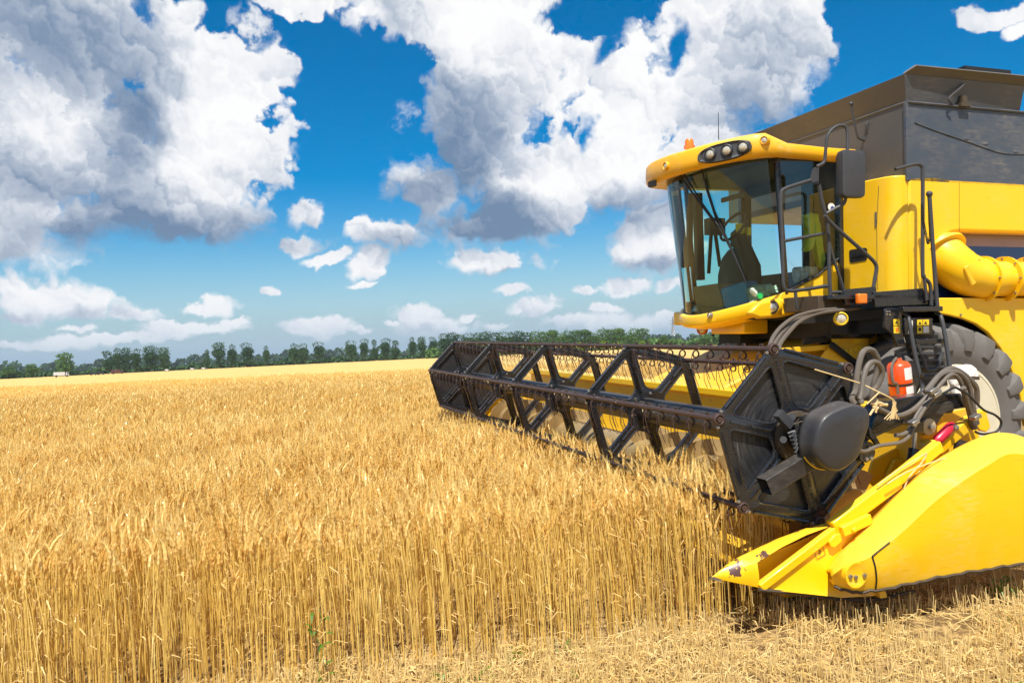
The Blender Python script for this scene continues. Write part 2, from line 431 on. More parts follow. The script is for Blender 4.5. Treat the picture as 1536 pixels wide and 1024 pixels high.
def curve_plate(outer, holes, depth, bev=0.004):   # 2D outline with holes -> (verts, faces), lying in XY, thickness along Z
    cu = bpy.data.curves.new('plate', 'CURVE'); cu.dimensions = '2D'; cu.fill_mode = 'BOTH'
    cu.extrude = depth / 2; cu.bevel_depth = bev; cu.bevel_resolution = 1
    for poly in [outer] + holes:
        sp = cu.splines.new('POLY'); sp.points.add(len(poly) - 1)
        for p, q in zip(sp.points, poly): p.co = (q[0], q[1], 0, 1)
        sp.use_cyclic_u = True
    ob = bpy.data.objects.new('plate', cu); me = bpy.data.meshes.new_from_object(ob)
    vs = [tuple(v.co) for v in me.vertices]; fs = [tuple(p.vertices) for p in me.polygons]
    bpy.data.objects.remove(ob); bpy.data.curves.remove(cu); bpy.data.meshes.remove(me)
    return vs, fs
def round_poly(pts, r, seg=5):                     # rounds the corners of a 2D polygon; r one radius or one per corner
    out = []; n = len(pts); rr = r if isinstance(r, (list, tuple)) else [r] * n
    for i in range(n):
        p = Vector(pts[i]).to_2d(); a = Vector(pts[i - 1]).to_2d() - p; b = Vector(pts[(i + 1) % n]).to_2d() - p
        t = min(rr[i] / max(math.tan(a.angle(b) / 2), .05), a.length * .49, b.length * .49)
        q0, q1 = p + a.normalized() * t, p + b.normalized() * t
        for k in range(seg + 1):
            u = k / seg; out.append(tuple(q0 * (1 - u) ** 2 + p * (2 * u * (1 - u)) + q1 * u * u))
    return out
def text_mesh(txt, size):
    cu = bpy.data.curves.new('t', 'FONT'); cu.body = txt; cu.size = size; cu.extrude = .0004; cu.align_x = 'CENTER'; cu.align_y = 'CENTER'
    ob = bpy.data.objects.new('t', cu); me = bpy.data.meshes.new_from_object(ob)
    vs = [v.co.copy() for v in me.vertices]; fs = [tuple(p.vertices) for p in me.polygons]
    bpy.data.objects.remove(ob); bpy.data.curves.remove(cu); bpy.data.meshes.remove(me)
    return vs, fs

# ------------------------------------------------------------------ the field
def straw_mat(name, c_lo, c_hi, trans=.35, rough=.6, spread=.5):
    mt, nt, out = new_mat(name)
    rnd = nt.node('ShaderNodeObjectInfo').outputs['Random']
    co = obj_co(nt); n = nt.noise(co, 9, 2, .5)
    f = nt.math('ADD', nt.math('MULTIPLY', rnd, spread), nt.math('MULTIPLY', n, 1 - spread * .7), clamp=True)
    c = nt.mix(f, c_lo, c_hi)
    d = nt.node('ShaderNodeBsdfDiffuse'); nt.l.new(c, d.inputs[0])
    t = nt.node('ShaderNodeBsdfTranslucent'); nt.l.new(c, t.inputs[0])
    g = nt.node('ShaderNodeBsdfGlossy'); g.inputs['Roughness'].default_value = .35; g.inputs[0].default_value = (1, .93, .75, 1)
    a = nt.node('ShaderNodeMixShader'); a.inputs[0].default_value = trans
    nt.l.new(d.outputs[0], a.inputs[1]); nt.l.new(t.outputs[0], a.inputs[2])
    b = nt.node('ShaderNodeMixShader'); b.inputs[0].default_value = .05
    nt.l.new(a.outputs[0], b.inputs[1]); nt.l.new(g.outputs[0], b.inputs[2]); nt.l.new(b.outputs[0], out.inputs[0])
    return mt
M_STEM = straw_mat("wheat_stem", (.68, .365, .03), (.99, .78, .25), .24)
M_EAR = straw_mat("wheat_ear", (.84, .495, .075), (.99, .805, .335), .44)
M_LEAF = straw_mat("wheat_leaf", (.70, .42, .09), (.95, .74, .34), .4)
M_STUB = straw_mat("stubble_straw", (.60, .38, .09), (.92, .74, .36), .2)
M_GREEN = straw_mat("green_leaf", (.06, .16, .012), (.16, .32, .03), .35)

# ground sheet: stubble-littered soil near by, pale stubble field out to the trees
mt, nt, out = new_mat("field_soil"); gco = nt.node('ShaderNodeNewGeometry').outputs['Position']
n1 = nt.noise(gco, .9, 6, .6); n2 = nt.noise(gco, 14, 5, .65); n3 = nt.noise(nt.vec('MULTIPLY', gco, (.02, .12, 1)), 1, 5, .6)
near = nt.mix(nt.smooth(n2, .38, .62), (.17, .105, .045), (.46, .31, .125))
near = nt.mix(nt.math('MULTIPLY', nt.smooth(n1, .55, .7), .35), near, (.10, .11, .03))
far = nt.mix(n3, (.60, .38, .12), (.72, .50, .19))
far = nt.mix(nt.math('MULTIPLY', nt.noise(gco, .5, 6, .7), .5), far, (.52, .33, .10))
dd = nt.vec('LENGTH', gco)
principled(nt, out, nt.mix(nt.smooth(dd, 30, 48), near, far), .95, spec=.1, bump=n2, bump_d=.03)
M_SOIL = mt
g = MB(); nx = 70
xs = [-4000, -1500, -600, -200, -80, -40] + list(np.linspace(-20, 20, nx)) + [40, 80, 200, 600, 1500, 4000]
ys = [-300, -60, -25] + list(np.linspace(-12, 12, 50)) + [25, 45, 80, 160, 300, 600, 1500, 5000]
gv = []
for y in ys:
    for x in xs:
        k = max(0, 1 - max(abs(x), abs(y)) / 20)
        gv.append((x, y, k * .03 * (math.sin(x * 5.1 + 1.3 * y) * math.sin(y * 4.3) + math.sin(x * 1.7 - y * 2.3))))
gf = [(j * len(xs) + i, j * len(xs) + i + 1, (j + 1) * len(xs) + i + 1, (j + 1) * len(xs) + i) for j in range(len(ys) - 1) for i in range(len(xs) - 1)]
g.add(gv, gf); gr = g.build('field_ground', M_SOIL); tag(gr, 'harvested stubble ground and soil of the field', kind='structure')

# --- wheat plants: clump meshes, scattered by geometry nodes
SRC = bpy.data.collections.new('plants')         # sources only, not linked to the scene
def strip(mb, pts, w, side, mi):
    vs = []
    for i, p in enumerate(pts):
        k = w[i] / 2; vs += [p - side * k, p + side * k]
    mb.add(vs, [(2 * i, 2 * i + 1, 2 * i + 3, 2 * i + 2) for i in range(len(pts) - 1)], mi)
def wheat_stalk(mb, x, y, h, rng, lod):
    az_ = rng.uniform(0, 6.283); lean = rng.uniform(0.0, .085); base = Vector((x, y, 0))
    lv = Vector((math.cos(az_), math.sin(az_), 0)) * lean * h + Vector((-.03, .0, 0)) * h
    def pt(t): return base + Vector((0, 0, h * t)) + lv * t * t
    nseg = 3 if lod == 0 else 1
    rad = .0023 if lod == 0 else .004
    if lod < 2:
        mb.tube([pt(i / nseg) for i in range(nseg + 1)], [rad * 1.15] + [rad] * (nseg - 1) + [rad * .75], 3, 0, cap=False)
    # ear, nodding
    top = pt(1); d = (pt(1) - pt(.9)).normalized(); na = rng.uniform(0, 6.283)
    nod = Vector((math.cos(na) + .5, math.sin(na), -.2)) * rng.uniform(.1, .95)
    L = rng.uniform(.065, .10); ns = 6 if lod == 0 else 3; pts = [top]; dd_ = d.copy()
    for i in range(ns):
        dd_ = (dd_ + nod * (.9 / ns)).normalized(); pts.append(pts[-1] + dd_ * (L / ns))
    if lod == 0:
        rr = [.0035] + [(.0088 if i % 2 else .0068) * (1 - .45 * (i / ns) ** 3) for i in range(1, ns)] + [.002]
        mb.tube(pts, rr, 4, 1, cap=False)
        nA = 19
    else:
        mb.tube(pts, [.005, .0105, .0092, .003][:ns + 1], 3, 1, cap=False); nA = 6 if lod == 1 else 3
    for k in range(nA):
        i = rng.integers(1, len(pts)); p = pts[i]; dv = (pts[i] - pts[i - 1]).normalized()
        s1, s2 = frame_from(dv); a = rng.uniform(0, 6.283)
        o = s1 * math.cos(a) + s2 * math.sin(a); tip = p + dv * rng.uniform(.035, .075) + o * rng.uniform(.010, .03)
        wv = dv.cross(o) * (.0011 if lod == 0 else .0024)
        mb.add([p - wv, p + wv, tip], [(0, 1, 2)], 1)
    if lod < 2:
        for k in range(rng.integers(0, 3) if lod == 0 else 1):
            t = rng.uniform(.25, .85); p = pt(t); a = rng.uniform(0, 6.283); o = Vector((math.cos(a), math.sin(a), 0))
            l = rng.uniform(.05, .13); up = rng.uniform(.3, 1.2)
            q = [p, p + (o * .4 + Vector((0, 0, up * .4))) * l * .8, p + (o * .8 + Vector((0, 0, up * .1))) * l, p + (o * .9 - Vector((0, 0, .9))) * l]
            strip(mb, q, [.003, .006, .005, .001], Vector((-o.y, o.x, .3)).normalized(), 2)
def unlink(o):
    COL.objects.unlink(o); SRC_cur.objects.link(o)
def make_sources(name, n, fn):
    global SRC_cur
    SRC_cur = bpy.data.collections.new(name)
    for i in range(n):
        mb = MB(); mats = fn(mb, np.random.default_rng(100 + i))
        me = bpy.data.meshes.new(name); me.from_pydata(mb.v, [], mb.f)
        for m_ in mats: me.materials.append(m_)
        me.polygons.foreach_set('material_index', mb.mi)
        o = bpy.data.objects.new('%s_source' % name, me); SRC_cur.objects.link(o)
    return SRC_cur
def clump(lod, count, rad, h0=.685):
    def fn(mb, rng):
        for _ in range(count):
            a, r_ = rng.uniform(0, 6.283), rad * math.sqrt(rng.uniform(0, 1))
            wheat_stalk(mb, r_ * math.cos(a), r_ * math.sin(a), h0 * rng.normal(1, .075), rng, lod)
        return [M_STEM, M_EAR, M_LEAF]
    return fn
C_NEAR = make_sources('wheat_near', 14, clump(0, 6, .078))
C_MID = make_sources('wheat_mid', 8, clump(1, 12, .17))
C_FAR = make_sources('wheat_far', 6, clump(2, 26, .42))
def stub_fn(mb, rng):
    for _ in range(9):                             # cut stalks in a drill row
        x, y = rng.normal(0, .07), rng.normal(0, .018); h = rng.uniform(.06, .17); a = rng.uniform(0, 6.283); l = rng.uniform(0, .05)
        mb.tube([(x, y, -.02), (x + l * math.cos(a), y + l * math.sin(a), h)], [.0026, .0022], 4, 0)
    for _ in range(13):                            # chaff and loose straw lying about
        a = rng.uniform(0, 6.283); l = rng.uniform(.03, .14); x, y, z = rng.normal(0, .10), rng.normal(0, .10), rng.uniform(.004, .06)
        dx, dy = math.cos(a) * l, math.sin(a) * l; dz = rng.normal(0, .02)
        mb.tube([(x, y, z), (x + dx, y + dy, max(.004, z + dz))], .0019, 3, 0)
    for _ in range(4):
        a = rng.uniform(0, 6.283); o = Vector((math.cos(a), math.sin(a), 0)); p = Vector((rng.normal(0, .09), rng.normal(0, .09), rng.uniform(.01, .09)))
        strip(mb, [p, p + o * .05 + Vector((0, 0, .012)), p + o * .10 - Vector((0, 0, .006))], [.003, .008, .002], Vector((-o.y, o.x, .3)).normalized(), 1)
    return [M_STUB, M_LEAF]
C_STUB = make_sources('stubble_tuft', 10, stub_fn)
def scatter(o, coll, pts, rot, scl, tilt=None):
    n = len(pts); me = bpy.data.meshes.new(o.name + '_points')
    me.from_pydata([tuple(p) for p in pts], [], [])
    for nm, arr, ty in (('rz', rot, 'FLOAT'), ('sc', scl, 'FLOAT')):
        a = me.attributes.new(nm, ty, 'POINT'); a.data.foreach_set('value', np.asarray(arr, dtype=np.float32))
    return me, coll
def scatter_object(name, layers):
    """layers: list of (collection, points n x 3, rotation n, scale n); ONE object."""
    allp = np.concatenate([l[1] for l in layers]); me = bpy.data.meshes.new(name)
    me.vertices.add(len(allp)); me.vertices.foreach_set('co', allp.astype(np.float32).ravel())
    for nm, k in (('rz', 2), ('sc', 3)):
        a = me.attributes.new(nm, 'FLOAT', 'POINT'); a.data.foreach_set('value', np.concatenate([l[k] for l in layers]).astype(np.float32))
    a = me.attributes.new('lay', 'INT', 'POINT'); a.data.foreach_set('value', np.concatenate([np.full(len(l[1]), i) for i, l in enumerate(layers)]).astype(np.int32))
    o = bpy.data.objects.new(name, me); COL.objects.link(o)
    ng = bpy.data.node_groups.new(name, 'GeometryNodeTree')
    ng.interface.new_socket('Geometry', in_out='INPUT', socket_type='NodeSocketGeometry')
    ng.interface.new_socket('Geometry', in_out='OUTPUT', socket_type='NodeSocketGeometry')
    N, Lk = ng.nodes, ng.links
    gi, go = N.new('NodeGroupInput'), N.new('NodeGroupOutput'); join = N.new('GeometryNodeJoinGeometry')
    def attr(nm, ty):
        q = N.new('GeometryNodeInputNamedAttribute'); q.data_type = ty; q.inputs[0].default_value = nm; return q.outputs[0]
    for i, l in enumerate(layers):
        ci = N.new('GeometryNodeCollectionInfo'); ci.inputs[0].default_value = l[0]
        ci.inputs['Separate Children'].default_value = True; ci.inputs['Reset Children'].default_value = True
        ip = N.new('GeometryNodeInstanceOnPoints'); Lk.new(gi.outputs[0], ip.inputs['Points']); Lk.new(ci.outputs[0], ip.inputs['Instance'])
        cmp_ = N.new('FunctionNodeCompare'); cmp_.data_type = 'INT'; cmp_.operation = 'EQUAL'
        Lk.new(attr('lay', 'INT'), cmp_.inputs['A'] if False else cmp_.inputs[2]); cmp_.inputs[3].default_value = i
        Lk.new(cmp_.outputs[0], ip.inputs['Selection']); ip.inputs['Pick Instance'].default_value = True
        cx = N.new('ShaderNodeCombineXYZ'); Lk.new(attr('rz', 'FLOAT'), cx.inputs[2]); Lk.new(cx.outputs[0], ip.inputs['Rotation'])
        Lk.new(attr('sc', 'FLOAT'), ip.inputs['Scale']); Lk.new(ip.outputs[0], join.inputs[0])
    Lk.new(join.outputs[0], go.inputs[0])
    md = o.modifiers.new('scatter', 'NODES'); md.node_group = ng
    return o
vfw = (M_ROOT.to_3x3() @ FWD); YAW = math.atan2(vfw.x, vfw.y)
def grid_points(step, rmin, rmax, half=R(39)):
    """jittered grid points between two distances from the camera, inside the wedge it looks into (and a good step to each side)"""
    n = int(rmax / step) + 1
    gx, gy = np.meshgrid(np.arange(-n, n + 1) * step, np.arange(-n, n + 1) * step)
    p = np.stack([gx.ravel(), gy.ravel()], 1) + RNG.uniform(-.5, .5, (gx.size, 2)) * step
    p += np.array([round(CAM_W.x / step) * step, round(CAM_W.y / step) * step])
    dx, dy = p[:, 0] - CAM_W.x, p[:, 1] - CAM_W.y; r_ = np.hypot(dx, dy)
    a = np.abs((np.arctan2(dx, dy) - YAW + np.pi) % (2 * np.pi) - np.pi)
    return p[(r_ > rmin) & (r_ < rmax) & ((a < half) | (r_ < 3.0))]
WH_EDGE = lambda x: .14 + .07 * np.sin(x * 1.3) + .04 * np.sin(x * 4.1 + 1) - .02 * x
FAR_A, FAR_B = ground(0, 581, .8), ground(650, 553, .8)
def standing(p):
    x, y = p[:, 0], p[:, 1]
    fe = FAR_A.y + (x - FAR_A.x) * (FAR_B.y - FAR_A.y) / (FAR_B.x - FAR_A.x)
    return (y > WH_EDGE(x)) & (y < fe) & ((x < .12 + .05 * np.sin(y * 7)) | (y > 7.75))
def hscale(p): return 1 - .09 * (np.abs(p[:, 0] + .1) < .75) * (p[:, 1] > .15) * (p[:, 1] < 7.4) + .055 * np.sin(p[:, 0] * 1.1 + p[:, 1] * .7) + .03 * np.sin(p[:, 1] * .45 + p[:, 0] * .22) + .04 * np.sin(p[:, 1] * 1.9 - p[:, 0] * .6)
def layer(coll, step, r0, r1, keep, smin=.92, smax=1.06):
    p = grid_points(step, r0, r1); p = p[keep(p)]; n = len(p)
    return (coll, np.column_stack([p, np.zeros(n)]), RNG.uniform(-.55, .55, n) + np.where(RNG.uniform(size=n) < .25, 3.14, 0), RNG.uniform(smin, smax, n) * hscale(p))
lw = [layer(C_NEAR, .118, 0, 13, standing), layer(C_MID, .235, 13, 30, standing), layer(C_FAR, .52, 30, 75, standing)]
wheat = scatter_object('wheat', lw)
tag(wheat, 'ripe golden wheat standing uncut across the field', kind='stuff')
def mown(p):
    x, y = p[:, 0], p[:, 1]
    rows = np.abs(((y + .02 * np.sin(x * 2)) / .14) % 1 - .5) < .5
    return (y < WH_EDGE(x) + .1) & rows & (y > -4.2) & (np.sin(x * 2.3 + y * 5) + np.sin(x * 5.7 - y * 3.1) > -1.25)
ls = layer(C_STUB, .105, 0, 13, lambda p: mown(p) | ((p[:, 0] > .2) & (p[:, 1] > 0) & (p[:, 1] < 7.6) & (RNG.uniform(size=len(p)) < .6)), .75, 1.2)
ls[1][:, 1] = np.where(RNG.uniform(size=len(ls[1])) < .75, np.round(ls[1][:, 1] / .135) * .135 + RNG.normal(0, .012, len(ls[1])), ls[1][:, 1])
stub = scatter_object('stubble', [ls]); tag(stub, 'cut wheat stubble and loose straw along the mown strip', kind='stuff')

def sprout_fn(mb, rng):
    for _ in range(9):
        a = rng.uniform(0, 6.283); o = Vector((math.cos(a), math.sin(a), 0)); l = rng.uniform(.03, .08); b = Vector((rng.normal(0, .03), rng.normal(0, .03), 0))
        strip(mb, [b, b + o * l * .3 + Vector((0, 0, l * .6)), b + o * l * .8 + Vector((0, 0, l * .7)), b + o * l * 1.1 + Vector((0, 0, l * .3))], [.003, .006, .005, .001], Vector((-o.y, o.x, .2)).normalized(), 0)
    return [M_GREEN]
C_SPR = make_sources('sprout', 5, sprout_fn)
sp_l = layer(C_SPR, .19, 0, 9, lambda p: (p[:, 1] < WH_EDGE(p[:, 0]) + .15) & (p[:, 1] > -3) & (np.sin(p[:, 0] * 1.7 + 2) * np.sin(p[:, 1] * 2.9 + p[:, 0]) + RNG.uniform(-.5, .5, len(p)) > .52), .7, 1.6)
tag(scatter_object('ground_weeds', [sp_l]), 'sparse low green weeds sprouting in the stubble', kind='stuff')
# a few green weeds
def weed(p, n, h, label, seed, climbing=False):
    rng = np.random.default_rng(seed); mb = MB()
    if climbing: mb.tube([(.02 * math.sin(i * 1.7), .02 * math.cos(i * 2.1), h * i / 9) for i in range(10)], .0018, 4, 0)
    else: mb.tube([(0, 0, -.02), (0, 0, .03)], .010, 5, 0)
    for i in range(n):
        a = rng.uniform(0, 6.283); o = Vector((math.cos(a), math.sin(a), 0)); l = h * rng.uniform(.6, 1.1)
        b = Vector((rng.normal(0, .015), rng.normal(0, .015), 0))
        if climbing: b = Vector((rng.normal(0, .02), -.02, h * rng.uniform(.15, 1))); l = rng.uniform(.03, .065)
        strip(mb, [b, b + o * l * .25 + Vector((0, 0, l * .5)), b + o * l * .7 + Vector((0, 0, l * .6)), b + o * l + Vector((0, 0, l * .3))],
              [.004, .016, .014, .001] if climbing else [.006, .012, .009, .001], Vector((-o.y, o.x, .2)).normalized(), 0)
    o = mb.build('green_weed', M_GREEN); o.location = p
    tag(o, label, 'weed'); return o
q = ground(455, 930); weed((q.x, .11, 0), 13, .42, 'green bindweed climbing among the wheat stalks at the cut edge', 3, True)
q = ground(1490, 899); weed((q.x, q.y, 0), 22, .19, 'small bright green grass tuft in the stubble below the yellow end shield', 5)
q = ground(1240, 925); weed((q.x, q.y, 0), 7, .10, 'tiny green sprout in the stubble beneath the yellow divider', 6)

# ------------------------------------------------------------------ the combine harvester (machine frame)
combine = empty("combine_harvester", M_ROOT)
tag(combine, "yellow combine harvester with black grain tank and wide black reel by the wheat", "combine harvester")
def V(*a): return Vector(a)
YV = V(0, 1, 0)
# ---- reel -----------------------------------------------------------------
ZC, RR, PH, SP = 1.08, .53, .2875, 1.8565
def hexpt(k, r=RR): a = PH + k * math.pi / 3; return (-r * math.sin(a), ZC + r * math.cos(a))
mb = MB(); mb.tube([(0, -.02, ZC), (0, 4 * SP + .02, ZC)], .098, 28)
reel = mb.build('reel', M_BLKDUST, combine)
def spider(y, closed, front=-1):
    """pressed-steel hexagon carrying the tine bars: rim, six arms, round hub; end ones are backed by a sheet"""
    H = [(-RR * math.sin(PH + k * math.pi / 3), RR * math.cos(PH + k * math.pi / 3)) for k in range(6)]
    out = []
    for k in range(6): out.append(H[k])
    outer = round_poly([(x * 1.02, z * 1.02) for x, z in out], .05, 4)
    holes = []
    for k in range(6):
        a0, a1 = PH + k * math.pi / 3, PH + (k + 1) * math.pi / 3
        am = (a0 + a1) / 2; u = V(-math.sin(am), math.cos(am)); s = V(-u.y, u.x)
        ri, ro = .165, RR * math.cos(math.pi / 6) - .046
        arm = .037
        wi, wo = ri * math.tan(math.pi / 6) - arm / math.cos(math.pi / 6) * 1.0, ro * math.tan(math.pi / 6) - arm / math.cos(math.pi / 6)
        wi = max(wi, .038)
        P_ = [u * ro + s * wo, u * ro - s * wo, u * ri - s * wi, u * ri + s * wi]
        holes.append(round_poly([tuple(p) for p in P_], [.028, .028, .075, .075], 5))
    vs, fs = curve_plate(outer, holes, .018, .005)
    mb = MB(); mb.add([(x, y + z * 1.0, ZC + zz) for x, zz, z in vs], fs)
    for h in holes:                                # rolled lip round every opening
        mb.tube([(x, y + front * .010, ZC + z) for x, z in h], .0075, 6, closed=True)
    for k in range(6):
        a, b = Vector(H[k]), Vector(H[(k + 1) % 6])
        d = (b - a).normalized(); nrm = V(-d.y, d.x)
        p, q = a + d * .075 - nrm * .012, b - d * .075 - nrm * .012
        if (p + q).length < (a + b).length * .9: p, q = a + d * .075 + nrm * .012, b - d * .075 + nrm * .012
        mb.tube([(p.x, y + front * .011, ZC + p.y), (q.x, y + front * .011, ZC + q.y)], .012, 6)
        u = a.normalized()                         # bead along the arm, broken in two
        for r0, r1 in ((.17, .31), (.35, .455)):
            mb.tube([(u.x * r0, y + front * .010, ZC + u.y * r0), (u.x * r1, y + front * .010, ZC + u.y * r1)], .011, 6)
    for k in range(6):                             # flange of the hub
        a = PH + (k + .5) * math.pi / 3
    bb = mb
    for k in range(6):
        u = Vector(H[k]).normalized(); s = V(-u.y, u.x)
        for e in (-.045, .045):
            p = Vector(H[k]) * .985 + s * e
            bb.lathe((p.x, y + front * .006, ZC + p.y), YV * front, [(0, .011), (.012, .010), (.014, .006)], 7, 1)
        a = PH + (k + .5) * math.pi / 3
        p = V(-math.sin(a), math.cos(a)) * .135
        bb.lathe((p.x, y + front * .006, ZC + p.y), YV * front, [(0, .013), (.013, .012), (.015, .007)], 7, 1)
    bb.build('spider', [M_BLK, M_ZINC], reel)
    if closed:
        sh = MB(); poly = [(x * .99, y - front * .018, ZC + z * .99) for x, z in H]
        sh.prism(poly, YV * (-front) * .004)
        sh.build('end_sheet', M_SHEET, reel)
mt, nt, out = new_mat("scuffed_reel_sheet"); co = obj_co(nt)
sp_ = nt.node('ShaderNodeSeparateXYZ'); nt.l.new(co, sp_.inputs[0])
rad_ = nt.math('SQRT', nt.math('ADD', nt.math('POWER', sp_.outputs[0], 2), nt.math('POWER', nt.math('SUBTRACT', sp_.outputs[2], ZC), 2)))
cx_ = nt.node('ShaderNodeCombineXYZ'); nt.l.new(nt.math('MULTIPLY', rad_, 60), cx_.inputs[0])
nt.l.new(nt.math('MULTIPLY', nt.math('ARCTAN2', sp_.outputs[0], nt.math('SUBTRACT', sp_.outputs[2], ZC)), 1.6), cx_.inputs[1])
ring = nt.noise(cx_.outputs[0], 1.0, 4, .7); n_ = nt.noise(co, 4, 4, .6)
f_ = nt.math('MULTIPLY', nt.smooth(ring, .42, .75), nt.smooth(n_, .3, .75))
principled(nt, out, nt.mix(f_, (.017, .018, .021), (.105, .098, .088)), nt.math('MULTIPLY_ADD', f_, .3, .33), coat=.15)
M_SHEET = mt
for i in range(5): spider(i * SP, i in (0, 4), -1)
# six tine bars, each with its row of spring tines
def tine_bar(k):
    x, z = hexpt(k); mb = MB()
    mb.tube([(x, -.03, z), (x, 4 * SP + .03, z)], .017, 10)
    y = .10; i = 0
    while y < 4 * SP - .05:
        if min(abs(y - j * SP) for j in range(5)) > .04:
            mb.tube([(x, y - .012, z + .012), (x, y - .012, z + .027), (x, y + .012, z + .027), (x, y + .012, z + .012)], .006, 5)
            c = V(x - .004, y, z - .042)
            mb.tube([c + V(.024 * math.cos(t), .010 * (t / 6.3) - .010, .024 * math.sin(t)) for t in np.linspace(1.5, 1.5 + 12.0, 20)], .0036, 5)
            for e in (-.026, .030):
                mb.tube([c + V(-.024, e * .3, 0), c + V(-.026, e * .5, -.03), c + V(-.016, e, -.10), c + V(.012, e, -.165)], .0027, 5)
        y += .178 + .006 * math.sin(i * 7.1); i += 1
    mb.build('tine_bar', M_BAR, reel)
for k in range(6): tine_bar(k)
# straw caught on the lower bars
rng = np.random.default_rng(8); mb = MB()
for _ in range(120):
    k = int(rng.integers(0, 6)); x, z = hexpt(k); y = rng.uniform(.1, 7.3); l = rng.uniform(.05, .16)
    p = V(x, y, z + .016); mb.tube([p + V(-.02, -.3 * l, -.35 * l), p, p + V(.03, .3 * l, -.5 * l * rng.uniform(.3, 1))], .0022, 3)
o_ = mb.build('caught_straw', M_STRAW, reel); o_['kind'] = 'stuff'
# bearing ends on the near disc
for k in range(6):
    x, z = hexpt(k); mb = MB(); mb.lathe((x, -.005, z), -YV, [(0, .036), (.02, .034), (.024, .026), (.012, .016), (.012, 0)], 16); mb.build('bar_bearing', M_BAR, reel)
mb = MB(); mb.lathe((0, -.012, ZC), -YV, [(0, .15), (.03, .148), (.035, .12), (.02, .115), (.02, .07), (.10, .066), (.10, 0)], 32)
mb.build('reel_hub', M_BROWNDK, reel)
mb = MB()
for i in range(5):                                 # chain and spring clutter at the hub
    mb.tube([at(1182 + i * 2, 650 + i * 5, -.10), at(1192 + i, 647 + i * 6, -.12), at(1189 + i, 655 + i * 6, -.12)], .010, 6, smooth=3)
mb.beam(at(1167, 619, -.09), at(1185, 638, -.09), .05, .05)
mb.cyl(at(1188, 625, -.05), at(1188, 625, -.10), .022, 10); mb.cyl(at(1175, 659, -.05), at(1175, 659, -.10), .02, 10)
mb.build('hub_clutter', M_PLAST, reel)
mb = MB(); mb.tube([at(1193, 634, -.08), at(1206, 622, -.13), at(1216, 620, -.16)], .004, 5, smooth=4)
mb.tube([at(1191, 636, -.12), at(1214, 628, -.2)], .004, 5); mb.build('hub_cable', M_HOSE, reel)

# reel drive cover: rounded egg-shaped black housing
face = [(1223.8, 660), (1226, 645), (1233, 628.8), (1243, 619.5), (1255, 613.7), (1268, 608.5), (1280, 605.3), (1292.5, 607), (1301, 611.5), (1305, 618), (1306.5, 633.4),
        (1300.3, 653.8), (1292.5, 678.8), (1286, 689), (1276.9, 697.5), (1268, 704), (1258, 707.7), (1248, 706.5), (1239.4, 702.2), (1231, 694.5), (1225.3, 685), (1223, 672)]
F0 = [at(x, y, -.33) for x, y in face]; cen = sum(F0, V(0, 0, 0)) / len(F0)
def off_ring(scale, y): return [V(cen.x + (p.x - cen.x) * scale, y, cen.z + (p.z - cen.z) * scale) for p in F0]
mb = MB(); mb.loft([catmull(off_ring(s_, y_), 3, True) for s_, y_ in ((1.0, -.19), (1.03, -.195), (1.03, -.215), (1.005, -.22), (1.0, -.28), (.985, -.31), (.955, -.326), (.90, -.333), (.5, -.337), (.1, -.338))])
cov = mb.build('reel_drive_cover', M_COVER, combine, angle=60)
mb = MB(); rg = catmull(off_ring(1.01, -.218), 3, True)
mb.tube(rg[24:60], .0045, 6); mb.build('cover_seal', M_DECAL, cov)
cb_ = []
for x, y in ((1249, 610), (1291, 602), (1220, 693)): cb_.append(MB()); cb_[-1].lathe(at(x, y, -.24), -YV, [(0, .016), (.014, .015), (.016, .006)], 8)
[mb_.build('cover_bolt', M_ZINC, cov) for mb_ in cb_]
mb = MB(); mb.box(cen + V(.0, .12, .0), (.26, .16, .22)); mb.cyl(V(0, -.20, ZC), V(0, 0, ZC), .075, 20)
mb.build('reel_gearbox', M_DARK, combine, bevel=.01)
# square tube stub in front of the disc
mb = MB(); a, b = at(1146, 729, -.16), at(1214, 688, -.16)
mb.beam(a, b, .095, .095, open_end=True); a2 = a + (b - a).normalized() * .004
mb.beam(a2 + (b - a).normalized() * .05, b, .083, .083, 1)
mb.build('square_tube', [M_BLKDUST, M_DARK], combine, bevel=.004)
# black reel arm behind the cover
arm = [(140, 690), (190, 560), (250, 470), (400, 425), (620, 390), (860, 375), (1110, 365), (1185, 520), (1040, 540), (1020, 580), (930, 590), (850, 705), (740, 735), (640, 730), (500, 690), (420, 690), (200, 800), (130, 790)]
mb = MB(); mb.prism([at(1290 + x / 7.314, 540 + y / 7.314, .02) for x, y in arm], YV * .13)
reel_arm = mb.build('reel_arm', M_BLK, combine, bevel=.008)
mb = MB(); mb.prism([at(1290 + x / 7.314, 540 + y / 7.314, .005) for x, y in ((700, 520), (800, 480), (1000, 455), (1030, 475), (1030, 540), (960, 560), (920, 590), (800, 600), (640, 680), (560, 680))], YV * .02)
mb.lathe(at(1354, 632, .0), -YV, [(0, .018), (.012, .017), (.014, 0)], 8, 0)
mb.build('arm_plate', M_BLKDUST, reel_arm, bevel=.004)
mb = MB(); mb.prism([at(x, y, -.06) for x, y in ((1303, 640), (1309, 645), (1322, 668), (1316, 669), (1305, 654))], YV * .02); mb.build('stay_plate', M_BLK, reel_arm)
mb = MB(); mb.beam(at(1297, 655, .05), at(1362, 625, .05), .05, .04); mb.build('arm_brace', M_BLK, reel_arm, bevel=.004)
mb = MB(); mb.prism([at(x, y, -.05) for x, y in round_poly([(1291, 672), (1304, 661), (1313, 668), (1312, 684), (1300, 694), (1290, 690)], 5)], YV * .03)
mb.build('bolt_plate', M_BLK, reel_arm)
